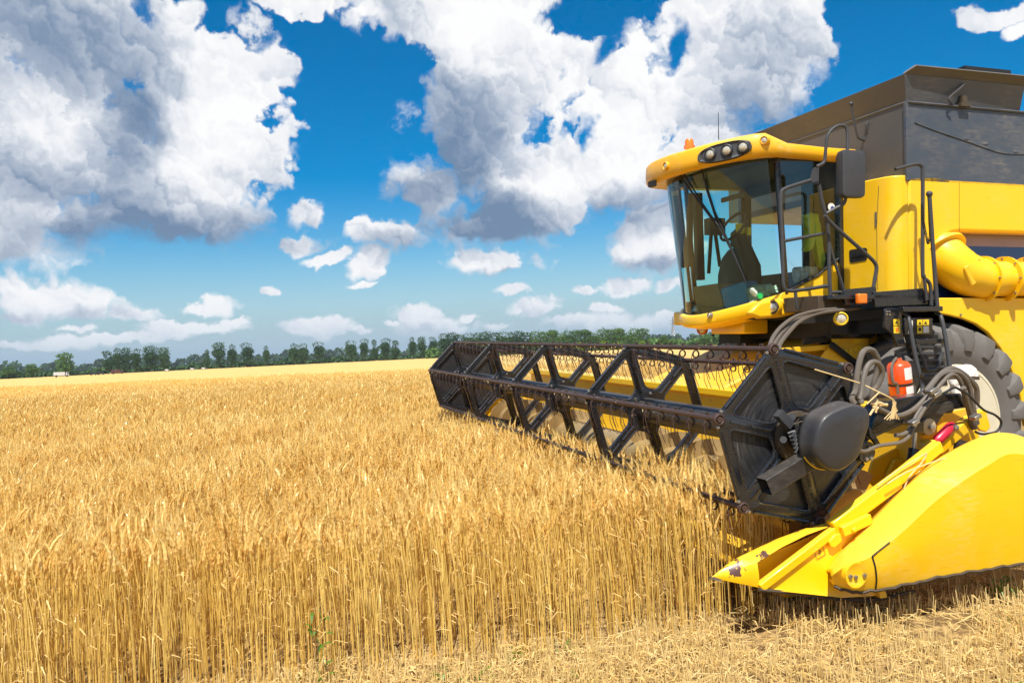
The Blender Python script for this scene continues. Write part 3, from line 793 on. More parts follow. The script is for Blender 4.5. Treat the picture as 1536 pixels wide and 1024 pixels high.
for x, y in ((1303, 671), (1309, 672), (1299, 688), (1306, 687)):
    mb = MB(); mb.lathe(at(x, y, -.05), -YV, [(0, .012), (.012, .011), (.014, 0)], 7); mb.build('plate_bolt', M_ZINC, reel_arm)

# ---- header ----------------------------------------------------------------
W = 7.62
mb = MB()
prof = [(-.02, .17), (.16, .14), (.30, .13), (.62, .20), (.86, .34), (.98, .52), (1.03, .80), (1.03, 1.11), (1.17, 1.11), (1.17, .30), (.62, .10), (.0, .10)]
mb.prism([(x, .12, z) for x, z in prof], YV * (W - .24))
header = mb.build('header', M_YELOLD, combine, bevel=.008)
mb = MB(); mb.box((1.10, W / 2, 1.145), (.20, W - .2, .07)); mb.build('top_beam', M_YEL, header, bevel=.012)
mb = MB(); mb.prism([(-.14, .02, .17), (.45, .02, .17), (1.16, .02, .28), (1.16, .02, 1.0), (1.04, .02, .96), (.90, .02, .78), (.62, .02, .56), (.16, .02, .30), (-.14, .02, .24)], YV * .10)
mb.build('end_plate', M_YEL, header, bevel=.006)
mb = MB(); mb.prism([(-.14, W - .12, .03), (1.16, W - .12, .2), (1.16, W - .12, 1.0), (.62, W - .12, .86), (-.14, W - .12, .34)], YV * .10); mb.build('end_plate', M_YEL, header, bevel=.006)
mb = MB(); mb.loft([[(-.55, W + .05, .22)] * 4, [(-.1, W - .03, .12), (-.1, W + .15, .12), (-.1, W + .15, .42), (-.1, W - .03, .42)], [(1.0, W - .02, .2), (1.0, W + .3, .2), (1.0, W + .3, .95), (1.0, W - .02, .95)]])
mb.build('divider', M_YEL, header, bevel=.01)
mb = MB(); mb.tube([(.56, .16, .50), (.56, W - .2, .50)], .20, 28)
n = 400; vs = []; fs = []
for (y0, y1, hand) in ((.2, 2.95, 1), (W - .25, 4.6, -1)):
    vs = []
    for i in range(161):
        t = i / 160; a = hand * t * 2 * math.pi * 5.2 + 1.0; y = y0 + (y1 - y0) * t
        for r_ in (.198, .325): vs.append(V(.56 + r_ * math.cos(a), y, .50 + r_ * math.sin(a)))
    mb.add(vs, [(2 * i, 2 * i + 1, 2 * i + 3, 2 * i + 2) for i in range(160)])
mb.build('auger', M_AUGER, header)
mb = MB(); mb.box((-.02, W / 2, .135), (.10, W - .3, .012))
for i in range(98):
    y = .2 + i * .0745; mb.loft([[(-.06, y - .012, .125), (-.06, y + .012, .125), (-.06, y + .012, .15), (-.06, y - .012, .15)], [(-.16, y - .003, .13), (-.16, y + .003, .13), (-.16, y + .003, .137), (-.16, y - .003, .137)]])
mb.build('cutter_bar', M_DARK, header)
# yellow wedge guards over the auger end that show through the reel
mb = MB(); mb.prism([at(x, y, .30) for x, y in ((1330, 745), (1300, 720), (1310, 690), (1345, 672), (1368, 690), (1372, 735))], YV * .02)
mb.prism([at(x, y, .26) for x, y in ((1343, 690), (1357, 688), (1350, 712), (1330, 716))], YV * .03)
mb.build('auger_guard', M_YEL, header, bevel=.004)

# divider on the near side: pointed nose, hollow shell, rail, flat inner panel
def D(px, py, y): return at(px, py, y)
mb = MB()
tip = D(1066, 866, -.10)
b_top, b_mid, b_low, b_in, b_inlow = D(1127, 826, -.06), D(1136, 843, -.17), D(1139, 881, -.17), D(1116, 834, .03), D(1112, 876, .03)
ring1 = [b_low, (b_low + b_mid) / 2 + V(-.004, -.014, 0), b_mid, (b_mid + b_top) / 2 + V(0, -.012, .012), b_top, b_in, b_inlow]
tr = []
for t in (0.02, .35, .7, 1.0):
    tr.append([tip.lerp(p, t) + V(0, 0, .016 * math.sin(math.pi * t)) * (1 if i in (3, 4) else 0) for i, p in enumerate(ring1)])
mb.loft(tr)
nose = mb.build('divider_nose', M_YELCHIP, header, bevel=.003, angle=50)
mb = MB()
e_top, e_out = D(1251, 781, -.10), D(1247, 788, -.155)
s0 = [b_top + V(.0, .06, -.03), b_top, (b_mid + b_top) / 2 + V(0, -.012, .012), b_mid]
s1 = [e_top + V(0, .05, -.02), e_top, (e_top + e_out) / 2 + V(0, -.006, .008), e_out]
rings = []
for t in (0, .33, .66, 1): rings.append([p.lerp(q, t) + V(0, 0, .02 * math.sin(math.pi * t)) for p, q in zip(s0, s1)])
mb.loft(rings, closed=False, cap=False)
mb.loft([[p + V(0, .006, -.006) for p in r_] for r_ in rings], closed=False, cap=False)
mb.build('divider_shell', M_YELCHIP, header, angle=60)
mb = MB(); mb.prism([D(1120, 872, -.075), D(1128, 842, -.075), D(1250, 790, -.075), D(1330, 740, -.075), D(1330, 860, -.075), D(1180, 885, -.075)], YV * .012)
A_, B_, C_ = D(1138, 882, -.168), D(1256, 790, -.165), D(1310, 792, -.165)
F1, F2, F3 = D(1172, 883, -.172), D(1250, 838, -.172), D(1310, 826, -.172); L1, L2, L3 = D(1180, 887, -.20), D(1263, 896, -.235), D(1330, 892, -.235)
mb.add([A_, B_, C_, F1, F2, F3, L1, L2, L3], [(0, 3, 4, 1), (1, 4, 5, 2), (3, 6, 7, 4), (4, 7, 8, 5), (0, 6, 3)])
dpan = mb.build('divider_panel', M_YEL, header, bevel=.002)
mb = MB(); mb.beam(D(1139, 881, -.17), D(1258, 790, -.165), .045, .05)
mb.beam(D(1248, 792, -.16), D(1345, 720, -.15), .06, .085); mb.beam(D(1340, 722, -.15), D(1408, 668, -.13), .06, .07)
mb.build('divider_rail', M_YEL, header, bevel=.007)
mb = MB(); mb.beam(D(1262, 797, -.205), D(1305, 777, -.205), .035, .06); mb.lathe(D(1280, 794, -.22), -YV, [(0, .017), (.015, .016), (.017, 0)], 8)
mb.prism([D(x, y, -.20) for x, y in ((1244, 812), (1252, 802), (1262, 800), (1264, 812), (1252, 822), (1246, 820))], YV * .02)
mb.build('latch', M_YEL, header, bevel=.006)
mb = MB(); mb.loft([[D(1064, 868, -.115), D(1066, 864, -.08), D(1062, 866, -.10)], [D(1082, 872, -.125), D(1083, 858, -.09), D(1078, 866, -.07)]])
mb.build('nose_tip', M_BROWNDK, nose)
mb = MB(); mb.tube([D(1139, 884, -.185), D(1200, 890, -.185), D(1262, 898, -.185), D(1300, 901, -.2), D(1330, 896, -.22), D(1372, 886, -.25)], .011, 6)
mb.build('skid', M_BROWNDK, header)
mb = MB(); mb.prism([D(x, y, -.19) for x, y in ((1244, 893), (1264, 882), (1272, 885), (1264, 897))], YV * .05); mb.build('skid_plate', M_YEL, header, bevel=.004)

# boxed mark and warning signs on the divider
def decal_text(txt, p, size, yaw, parent, tilt=0.0, mats=M_INK, box=None, flip=1):
    vs, fs = text_mesh(txt, size); mb = MB()
    ct, st = math.cos(tilt), math.sin(tilt)
    ex = V(ct, 0, st); ez = V(-st, 0, ct)
    mb.add([p + ex * v.x * flip + ez * v.y + YV * (-v.z - .001) for v in vs], fs)
    if box:
        w_, h_ = box
        c4 = [p + ex * sx_ * w_ / 2 + ez * sz_ * h_ / 2 - YV * .001 for sx_, sz_ in ((-1, -1), (1, -1), (1, 1), (-1, 1))]
        for i in range(4): mb.beam(c4[i], c4[(i + 1) % 4], .0022, .0014)
    return mb.build('marking', mats, parent, smooth=False)
decal_text('3', D(1229, 826, -.173), .05, 0, dpan, .35, box=(.062, .070))

# near end shield: big rounded yellow cover
Tp = [(1242, 856), (1258, 833), (1290, 800), (1350, 740), (1400, 695), (1440, 670), (1480, 652), (1510, 649), (1545, 660), (1600, 700), (1640, 760)]
Cp = [(1246, 862), (1272, 845), (1306, 833), (1354, 795), (1400, 752), (1440, 722), (1480, 697), (1515, 679), (1560, 690), (1615, 735), (1650, 785)]
Bp = [(1250, 877), (1278, 886), (1312, 884), (1360, 875), (1405, 865), (1450, 857), (1495, 850), (1536, 843), (1575, 838), (1625, 832), (1655, 826)]
rings = []
for i in range(len(Tp)):
    e = min(1, i / 2.0)
    yt, yc, yb = -.20, -.30 - .13 * e, -.27 - .13 * e
    a, c, b = at(*Tp[i], yt), at(*Cp[i], yc), at(*Bp[i], yb)
    m1, m2 = c.lerp(b, .33) + V(0, -.018 * e, 0), c.lerp(b, .68) + V(0, -.016 * e, 0)
    rings.append([a + V(0, .05, -.02), a, a.lerp(c, .35) + V(0, -.004, .008), a.lerp(c, .9) + V(0, -.002, .004), c + V(0, -.004, -.004), c.lerp(b, .06) + V(0, -.006, 0), m1, m2, b, b + V(0, .03, .02)])
def dens(rs, k=4):
    cols = list(zip(*rs)); cols = [catmull(c, k) for c in cols]; return [list(r_) for r_ in zip(*cols)]
mb = MB(); mb.loft(dens(rings), closed=False, cap=False)
sh = mb.build('end_shield', M_SHIELD, header, angle=32)
so = sh.modifiers.new('thick', 'SOLIDIFY'); so.thickness = .012; so.offset = -1
mb = MB(); ed = catmull([r_[8] + V(0, -.004, -.004) for r_ in rings], 5)
mb.tube([p + V(0, 0, .004 * math.sin(i * 2.3) + .003 * math.sin(i * 5.1)) for i, p in enumerate(ed)], .009, 6)
mb.build('rubber_edge', M_BROWNDK, sh)
mb = MB(); q = [rings[2][4], rings[2][5], rings[2][6], rings[2][7], rings[2][8]]
mb.tube([p + V(.004, -.004, 0) for p in catmull(q, 4)], .0045, 5); q = [rings[2][4], rings[2][4].lerp(rings[3][4], .55)]
mb.tube([p + V(0, -.006, .004) for p in q], .004, 5); mb.build('panel_seam', M_DARK, sh)
mb = MB(); c0 = at(1284, 862, -.405); mb.lathe(c0 + V(0, .03, 0), -YV, [(0, .070), (.035, .070), (.036, .064), (.034, .060), (.034, 0)], 30)
[mb.lathe(at(x, y, -.41), -YV, [(0, .012), (.010, .011), (.012, 0)], 8, 1) for x, y in ((1275, 864), (1283, 865), (1296, 862))]
hatch = mb.build('round_hatch', [M_YEL, M_ZINC], sh)
mb = MB(); mb.box((.40, -.20, .27), (.45, .06, .10)); mb.build('shield_support', M_DARK, header)
mb = MB(); mb.prism([at(x, y, -.26) for x, y in ((1318, 884), (1326, 883), (1331, 895), (1321, 897))], YV * .03); mb.build('shield_bracket', M_YEL, header)
# struts and cylinders behind the shield
mb = MB(); mb.beam(at(1404, 673, .0), at(1456, 630, .06), .06, .075); mb.lathe(at(1402, 673, -.03), YV, [(0, .055), (.08, .055)], 20)
mb.beam(at(1402, 680, .02), at(1416, 694, .0), .05, .06); mb.prism([at(x, y, .1) for x, y in ((1452, 626), (1466, 636), (1471, 664), (1452, 672), (1430, 650))], YV * .04)
strut = mb.build('strut', M_YEL, header, bevel=.006)
for x, y in ((1404, 672), (1433, 641)):
    mb = MB(); mb.lathe(at(x, y, -.05), -YV, [(0, .019), (.014, .018), (.018, .008), (.018, 0)], 8); mb.build('strut_pin', M_ZINC, header)
mb = MB(); mb.lathe(at(1439, 671, .02), -YV, [(0, .05), (.05, .045), (.06, .02), (.07, .02), (.07, 0)], 14); mb.build('bearing', M_DARK, header)
mb = MB(); mb.tube([at(1403, 662, -.02), at(1407, 659, -.02), at(1426, 640, .0), at(1430, 636, .0)], [.02, .032, .032, .02], 14); mb.build('red_cylinder', M_MAG, header)
mb = MB(); mb.prism([at(x, y, .12) for x, y in round_poly([(1466, 618), (1479, 613), (1486, 640), (1480, 648), (1470, 645), (1462, 632)], 3)], YV * .05); mb.build('hose_bracket', M_YEL, header, bevel=.005)
mb = MB(); mb.prism([at(x, y, .3) for x, y in ((1395, 640), (1420, 618), (1452, 612), (1462, 640), (1440, 668), (1405, 690))], YV * .03); mb.build('side_plate', M_YELOLD, header, bevel=.004)
mb = MB(); mb.cyl(at(1371, 672, .0), at(1367, 702, .0), .034, 16); mb.cyl(at(1373, 640, .0), at(1371, 674, .0), .015, 12, 1); mb.box(at(1374, 640, .0), (.06, .06, .06))
mb.build('lift_cylinder', [M_BLK, M_STEEL], header)
mb = MB(); mb.lathe(at(1394, 640, -.02), -YV, [(-.05, .047), (0, .052), (.004, .046), (.004, 0)], 24); pd = mb.build('pulley', M_TAN, header)
mb = MB(); mb.lathe(at(1396, 641, -.03), -YV, [(0, .017), (.016, .016), (.02, .008), (.02, 0)], 8); mb.build('pulley_bolt', M_ZINC, pd)

# hydraulic hoses
def hz(lst, y0, y1=None, ox=1290, oy=540, sc=7.314):
    y1 = y0 if y1 is None else y1; n = len(lst)
    return [at(ox + x / sc, oy + y / sc, y0 + (y1 - y0) * i / (n - 1)) for i, (x, y) in enumerate(lst)]
def hose(pts, r, mt=M_HOSE, n=8):
    mb = MB(); mb.tube(pts, r * .86, n, smooth=6); return mb.build('hose', mt, combine)
hose(hz([(0, 430), (20, 340), (40, 200), (70, 90), (125, 25), (190, 30), (240, 100), (235, 180), (190, 280), (140, 350), (130, 450), (190, 520), (230, 545), (400, 610), (560, 560), (700, 440), (830, 280), (930, 160), (1050, 130), (1150, 200), (1210, 330), (1250, 560), (1285, 700)], -.13, .05), .019)
hose([at(1290 + x / 7.314, 540 + y / 7.314, -.05 + .01 * i) for i, (x, y) in enumerate([(-60, 480), (-90, 420), (-50, 330), (-30, 150), (10, -40), (60, -110), (130, -110), (170, -60), (200, 10), (190, 120), (150, 260), (150, 420), (230, 490), (330, 560), (450, 580), (600, 500), (740, 330), (850, 190), (950, 110), (1050, 100), (1180, 190), (1270, 290), (1285, 400), (1280, 480)])], .021)
hose(hz([(390, 825), (450, 820), (530, 780), (570, 710), (650, 560), (790, 390), (900, 250), (1000, 160), (1080, 200), (1140, 330), (1200, 520), (1240, 640), (1270, 750)], -.15, .02), .015)
hose(hz([(-290, 890), (-150, 930), (40, 1000), (200, 940), (440, 900), (550, 820), (600, 720), (690, 560), (800, 420), (880, 330)], -.18, -.1), .013)
hose(hz([(720, 350), (800, 250), (870, 170), (960, 130)], -.1, 0), .02)
hose(hz([(900, 370), (960, 340), (1040, 300), (1120, 340), (1200, 390), (1350, 540), (1480, 600), (1550, 680), (1500, 780), (1370, 810), (1300, 800), (1260, 780)], -.16, -.05), .009, M_DARK)
hose(hz([(1130, 300), (1170, 450), (1200, 560), (1230, 690), (1240, 740)], -.06, .02), .022)
for pts, y0, y1, r in (([(1153, 524), (1160, 505), (1174, 488), (1195, 474), (1225, 466), (1262, 462)], .15, 2.2, .016), ([(1157, 526), (1166, 508), (1180, 492), (1200, 477), (1228, 467)], .12, 2.1, .016), ([(1166, 525), (1172, 512), (1184, 497), (1201, 481), (1232, 469), (1290, 462)], .10, 2.3, .018)):
    n = len(pts); hose([at(x, y, y0 + (y1 - y0) * i / (n - 1)) for i, (x, y) in enumerate(pts)], r)
for x, y in ((1397, 586), (1403, 591), (1370, 633), (1463, 625)):
    mb = MB(); mb.box(at(x, y, -.16), (.055, .05, .025), rot=Matrix.Rotation(-.4, 3, 'Y')); mb.build('hose_clamp', M_ZINC, combine, bevel=.004)

# ---- feeder house, chassis, axle --------------------------------------------
mb = MB(); mb.loft([[(1.16, 2.95, .35), (1.16, 4.5, .35), (1.16, 4.5, 1.05), (1.16, 2.95, 1.05)], [(2.9, 2.95, .95), (2.9, 4.5, .95), (2.9, 4.5, 1.75), (2.9, 2.95, 1.75)]])
feeder = mb.build('feeder_house', M_YELOLD, combine, bevel=.02)
mb = MB(); pts = [at(x, y, 2.55) for x, y in ((1228, 541), (1257, 503), (1288, 499), (1303, 505), (1305, 522), (1290, 542), (1262, 552))]
mb.prism(pts, YV * .03); shd = mb.build('slotted_shield', M_YELOLD, combine, bevel=.01)
for x, y in ((1249, 507), (1253, 503), (1280, 505), (1285, 504), (1290, 503)):  # bright yellow bars and squares stand for sunlight falling through the slots
    mb = MB(); mb.beam(at(x, y, 2.545), at(x + 4, y + 10, 2.545), .012, .035); mb.build('slot_sunlight', M_DECAL, shd)
for x, y in ((1269, 526), (1275, 525), (1284, 523), (1290, 521), (1269, 533), (1275, 532)):
    mb = MB(); mb.box(at(x, y, 2.545), (.03, .01, .03)); mb.build('slot_sunlight', M_DECAL, shd)
mb = MB()
mb.box((3.75, 3.7, 1.50), (2.3, 2.0, .75)); mb.box((2.55, 3.2, 1.72), (.5, 1.4, .24)); mb.box((3.35, 3.7, .80), (.5, 2.4, .5)); mb.box((5.2, 3.7, 2.0), (2.0, 2.5, 2.0))
mb.cyl((2.45, 2.35, 1.70), (2.45, 3.9, 1.70), .09, 12); mb.beam((2.25, 2.4, 1.72), (3.1, 2.4, 1.72), .1, .16)
for i in range(5): mb.beam((2.3 + .1 * i, 2.5 + .2 * i, 1.55), (2.9, 2.6 + .2 * i, 1.2 + .1 * i), .04, .06)
mb.build('chassis', M_DARK, combine, bevel=.01)
mb = MB(); mb.lathe((2.95, 2.95, 1.25), YV, [(0, .30), (.06, .32), (.10, .30), (.10, 0)], 26); mb.beam((2.2, 2.7, 1.35), (3.0, 2.7, 1.6), .05, .08); mb.build('drive_housing', M_YELOLD, combine)
mb = MB(); mb.beam(at(1195, 478, 2.3), at(1330, 470, 2.3), .05, .10); mb.beam(at(1205, 512, 2.6), at(1310, 500, 2.6), .05, .06); mb.beam(at(1160, 527, 2.6), at(1245, 520, 2.6), .05, .05, 1)
mb.build('cross_beam', [M_DARK, M_YELOLD], combine, bevel=.005)
# front wheels
def wheel(y0, y1, outer):
    w_ = empty('wheel', None, combine); w_.location = (3.36, (y0 + y1) / 2, .80); R_, hw = .905, abs(y1 - y0) / 2
    mb = MB(); prof = [(-hw + .05, .50), (-hw, .60), (-hw - .02, .72), (-hw + .02, .83), (-hw + .09, R_ - .03), (-.1, R_ - .005), (.1, R_ - .005), (hw - .09, R_ - .03), (hw - .02, .83), (hw + .02, .72), (hw, .60), (hw - .05, .50)]
    mb.lathe((0, 0, 0), (0, 1, 0), prof, 64)
    nl = 19
    for i in range(nl):
        for sgn in (-1, 1):
            a0 = 2 * math.pi * (i + (.25 if sgn < 0 else -.25)) / nl; rings_ = []
            for t, yy, rr, da, wd, hh in ((0, hw + .012, .70, -.03, .055, .006), (.2, hw + .02, .78, -.02, .085, .02), (.3, hw + .0, .86, .0, .095, .030), (.5, hw - .10, R_ - .005, .05, .07, .035), (1, -.02, R_ + .0, .24, .04, .04)):
                a = a0 + da; er = V(math.cos(a), 0, math.sin(a)); et = V(-math.sin(a), 0, math.cos(a)); c = er * (rr - .05); c.y = sgn * (yy - .03)
                dirn = er if t > .4 else (er * (.35 + t * 2) + V(0, sgn, 0) * .7).normalized()
                q = c + dirn * (hh + .05); qt = et * wd
                rings_.append([c - qt, c + qt, q + qt * .75 - dirn * .008, q + qt * .5, q - qt * .5, q - qt * .75 - dirn * .008])
            mb.loft(rings_)
    mb.build('tyre', M_RUB, w_, bevel=.018, seg=3, angle=50)
    s_ = -1 if outer < 0 else 1
    mb = MB(); mb.lathe((0, s_ * (hw - .06), 0), (0, s_, 0), [(.055, .545), (.06, .52), (.03, .50), (-.08, .47), (-.16, .40), (-.17, .22), (-.05, .20), (-.05, 0)], 48)
    for i in range(10): mb.lathe((.17 * math.cos(i * .628), s_ * (hw - .12), .17 * math.sin(i * .628)), (0, s_, 0), [(0, .02), (.03, .019), (.03, 0)], 6, 1)
    mb.build('rim', [M_CREAM, M_ZINC], w_)
    return w_
wheel(2.06, 2.68, -1); wheel(4.72, 5.34, 1)

# ---- cab ---------------------------------------------------------------------
CY = 3.7
def gx(y, z):     # windscreen surface: bulges forward, leans out at the top
    t = (y - CY) / .85; k = (z - 1.9) / 1.48
    return 2.05 - .16 * k - (.50 + .06 * k) * (1 - abs(t) ** 2.2)
def gzb(y): return 1.86 + .19 * ((y - CY) / .85) ** 2
def on_glass(px, py, off=.02):
    d = ray(px, py); X = .8
    while X < 2.4:
        p = CAM_POS + d * ((X - CAM_POS.x) / d.x)
        if X >= gx(max(2.85, min(4.55, p.y)), p.z) - off: break
        X += .004
    return p
cab = MB()
ys = np.linspace(2.83, 4.57, 25)
# sill / bumper under the glass
rings = []
for y in ys:
    x = gx(min(4.55, max(2.85, y)), 1.9); z = gzb(y)
    rings.append([V(x + .10, y, z + .01), V(x - .03, y, z + .006), V(x - .06, y, z - .012), V(x - .066, y, z - .05), V(x - .06, y, z - .105), V(x - .035, y, z - .13), V(x + .12, y, z - .15)])
cab.loft(rings)
# floor, lower body side, rear
cab.prism([(2.06, 2.84, 2.05), (2.70, 2.84, 2.05), (2.70, 2.84, 2.40), (2.42, 2.84, 2.22)], YV * .03)
cab.prism([(2.06, 2.84, 2.06), (2.70, 2.84, 2.06), (2.70, 2.84, 1.90), (2.06, 2.84, 1.88)], YV * .03)
cab_o = cab.build('cab', M_YEL, combine, bevel=.008, angle=50)
mb = MB(); mb.prism([V(gx(min(4.54, max(2.86, y)), 1.9) + .04, y, 1.80) for y in np.linspace(2.86, 4.54, 15)] + [V(2.7, 4.54, 1.80), V(2.7, 2.86, 1.80)], (0, 0, .05))
mb.box((2.30, 3.95, 1.66), (.35, .42, .22)); mb.build('cab_floor', M_OLIVE, cab_o)
mb = MB(); mb.box((1.98, 3.55, 1.74), (.30, .62, .16)); mb.build('step_box', M_YEL, cab_o, bevel=.02)
mb = MB(); mb.box((2.74, 3.7, 2.05), (.05, 1.70, .55)); mb.box((2.74, 3.7, 3.32), (.05, 1.7, .12)); mb.box((2.74, 2.9, 2.9), (.05, .12, 1.2)); mb.box((2.74, 4.5, 2.9), (.05, .12, 1.2)); mb.box((2.74, 3.2, 2.9), (.05, .5, 1.2))
mb.build('rear_wall', M_OLIVE, cab_o)
# pillars
mb = MB()
mb.beam((2.06, 2.85, 2.04), (1.955, 2.83, 3.40), .045, .05); mb.beam((2.70, 2.84, 2.0), (2.71, 2.84, 3.42), .075, .06)
mb.build('pillar', M_BLK, cab_o, bevel=.008)
mb = MB(); mb.beam((2.06, 4.55, 2.04), (1.955, 4.56, 3.40), .045, .05); mb.beam((2.70, 4.55, 1.9), (2.71, 4.55, 3.42), .075, .06); mb.build('pillar', M_BLK, cab_o, bevel=.008)
# windscreen and side glass
rings = []
for y in np.linspace(2.86, 4.54, 29): rings.append([V(gx(y, z), y, z) for z in np.linspace(gzb(y), 3.40, 9)])
mb = MB(); mb.loft(rings, closed=False, cap=False); mb.build('windscreen', M_GLASS, cab_o, angle=80)
mb = MB(); mb.add([(2.07, 2.845, 2.10), (2.43, 2.845, 2.245), (2.68, 2.845, 2.42), (2.68, 2.845, 3.38), (1.97, 2.835, 3.38)], [(0, 1, 2, 3, 4)]); mb.build('door_window', M_GLASSD, cab_o)
mb = MB(); mb.tube([(2.07, 2.835, 2.08), (2.43, 2.835, 2.235), (2.69, 2.835, 2.41)], .012, 6); mb.build('window_seal', M_DARK, cab_o)
mb = MB(); mb.tube([V(gx(y, 1.9) - .004, y, gzb(y) + .006) for y in np.linspace(2.86, 4.54, 25)], .010, 6); mb.build('window_seal', M_DARK, cab_o)
mb = MB(); mb.add([(2.07, 4.555, 2.0), (2.68, 4.555, 2.0), (2.68, 4.555, 3.38), (1.97, 4.565, 3.38)], [(0, 1, 2, 3)]); mb.build('side_window', M_GLASS, cab_o)
# roof
def roof_x(y): return 1.74 - .60 * (1 - min(1, abs((y - CY) / 1.0)) ** 2.5)
def roof_plan(inset, xo=0):
    pts = []
    for y in np.linspace(-1, 1, 31):
        yy = CY + y * (1.0 - inset); pts.append((roof_x(CY + y * .995) + inset * 1.1 + xo, yy))
    pts += [(2.0, CY + 1.0 - inset), (2.5, CY + .93 - inset), (2.86 - inset, CY + .93 - inset), (2.86 - inset, CY - .93 + inset), (2.5, CY - .93 + inset), (2.0, CY - 1.0 + inset)]
    return pts
def rz(x, y):     # the crown of the roof: high over the front corners, lower to the rear
    return -.075 * max(0, min(1, (1.72 - x) / .5)) ** 1.2
rings = []
for ins, z, dzr in ((.28, 3.40, 0), (.06, 3.355, 0.01), (.028, 3.36, 0.01), (.006, 3.39, 0), (.0, 3.46, -.03), (.004, 3.555, -.07), (.016, 3.578, -.085), (.045, 3.588, -.09), (.2, 3.61, -.085), (.4, 3.63, -.08), (.7, 3.635, -.08)):
    ring_ = []
    for x, y in roof_plan(ins):
        back = max(0, min(1, (x - 1.72) / .28)); back = back * back * (3 - 2 * back)
        side = min(1, abs(y - CY) / .9)
        ring_.append(V(x, y, z + dzr * back + rz(x, y)))
    rings.append(ring_)
mb = MB(); mb.loft(rings); roof = mb.build('cab_roof', M_ROOF, combine, angle=60)
mb = MB(); mb.box((2.3, 3.7, 3.385), (.85, 1.66, .03)); mb.prism([V(gx(y, 3.38) + .03, y, 3.37) for y in np.linspace(2.9, 4.5, 15)] + [V(2.0, 4.5, 3.37), V(2.0, 2.9, 3.37)], (0, 0, .03)); mb.build('roof_lining', M_OLIVE, cab_o)
def on_roof(px, z):            # front-roof point at height z that lies on the sight line column px
    best = None
    for y in np.linspace(2.70, 4.69, 400):
        p = V(roof_x(y), y, z + rz(roof_x(y), y)); c = p - CAM_POS; q = 768 + FPX * c.dot(RIGHT) / c.dot(FWD)
        if best is None or abs(q - px) < best[0]: best = (abs(q - px), p)
    y = best[1].y; e = .01; tx = V(roof_x(y + e) - roof_x(y - e), 2 * e, 0).normalized(); nrm = V(-tx.y, tx.x, 0)
    return best[1], nrm
def lamp(p, n_, r, parent, housing, name='headlight', deep=.03):
    mb = MB(); mb.lathe(p, n_, [(-.05, r * 1.25), (.005, r * 1.25), (.012, r * 1.08), (.004, r * .98), (-.01, r * .96), (-.012, 0)], 20)
    o = mb.build(name, housing, parent)
    mb = MB(); mb.lathe(p, n_, [(-.012, r * .95), (.0, r * .9), (.010, r * .5), (.013, 0)], 18); mb.build('lens', M_LENS, o); return o
def on_roof_at(p): return V(roof_x(p.y) - .034, p.y, p.z)
# dark oval pod with three lamps
pod = []
for t in np.linspace(0, 2 * math.pi, 29)[:-1]:
    u, v = math.cos(t), math.sin(t); uu = math.copysign(abs(u) ** .8, u); vv = math.copysign(abs(v) ** .8, v)
    px_ = 1088 + 40 * uu; z_ = 3.462 + .086 * vv
    p, n_ = on_roof(px_, z_); pod.append((p, n_))
mb = MB(); pc = sum((p for p, _ in pod), V(0, 0, 0)) / len(pod); pcr, pn = on_roof(1088, 3.462)
mb.loft([[p - n_ * .02 for p, n_ in pod], [p + n_ * .030 for p, n_ in pod], [p.lerp(pcr, .06) + n_ * .036 for p, n_ in pod], [p.lerp(pcr, .13) + n_ * .024 for p, n_ in pod]] + [[on_roof_at(p.lerp(pcr, k_)) for p, n_ in pod] for k_ in (.3, .5, .7, .95)])
podo = mb.build('lamp_pod', M_PLAST, roof, angle=60)
for px_ in (1067, 1091, 1115):
    p, n_ = on_roof(px_, 3.468); lamp(p + n_ * .04, (n_ + V(-.25, 0, -.05)).normalized(), .046, roof, M_PLAST)
for px_, z_ in ((1147, 3.50), (1000, 3.47)):
    p, n_ = on_roof(px_, z_); lamp(p + n_ * .012, (n_ + V(-.4, 0, 0)).normalized(), .034, roof, M_ROOF)
p, n_ = on_roof(985, 3.40); mb = MB(); mb.box(p + V(0, .1, -.06), (.05, .10, .06)); mb.build('marker_lamp', M_DARK, roof)
q = at(1034, 219, 4.05); mb = MB(); mb.lathe(q + V(0, 0, -.03), (0, 0, 1), [(0, .06), (.03, .06), (.03, .050), (.085, .048), (.105, .034), (.11, 0)], 18); mb.build('beacon', M_ORANGE, roof)

mb = MB(); q = at(1078, 210, 3.7); mb.tube([q, at(1077.5, 169, 3.7)], [.005, .003], 6); mb.build('antenna', M_DARK, roof)
# bumper lamps
def bumper_lamp(px, py, Y, nrm, r=.052):
    p = at(px, py, Y); mb = MB(); mb.lathe(p - nrm * .06, nrm, [(0, r * 1.7), (.05, r * 1.62), (.07, r * 1.45), (.055, r * 1.30), (.05, 0)], 24)
    o = mb.build('headlight_housing', M_YEL, cab_o); l_ = lamp(p + nrm * .005, nrm, r, o, M_PLAST)
n1_ = V(-.80, -.60, 0); bumper_lamp(1158, 461, 2.80, n1_, .050)
mb = MB(); P_ = [at(x, y, 2.80) for x, y in ((1122, 470), (1140, 452), (1170, 447), (1190, 455), (1196, 470), (1170, 476), (1140, 478))]
mb.prism(P_, V(.05, .14, 0)); mb.build('lamp_fairing', M_YEL, cab_o, bevel=.03, seg=4)
q = at(1022, 478, 4.45); mb = MB(); mb.box(q + V(.09, -.02, .004), (.26, .30, .155)); mb.build('lamp_fairing', M_YEL, cab_o, bevel=.03, seg=4)
lamp(q + V(-.03, -.10, 0), V(-.9, -.4, 0).normalized(), .045, cab_o, M_PLAST)
lamp(on_glass(1064, 473, .09), V(-1, -.1, 0), .022, cab_o, M_ZINC, 'marker_lamp')
lamp(at(1052, 494, 4.0), V(-.8, -.5, 0).normalized(), .045, cab_o, M_ORANGE, 'work_lamp')
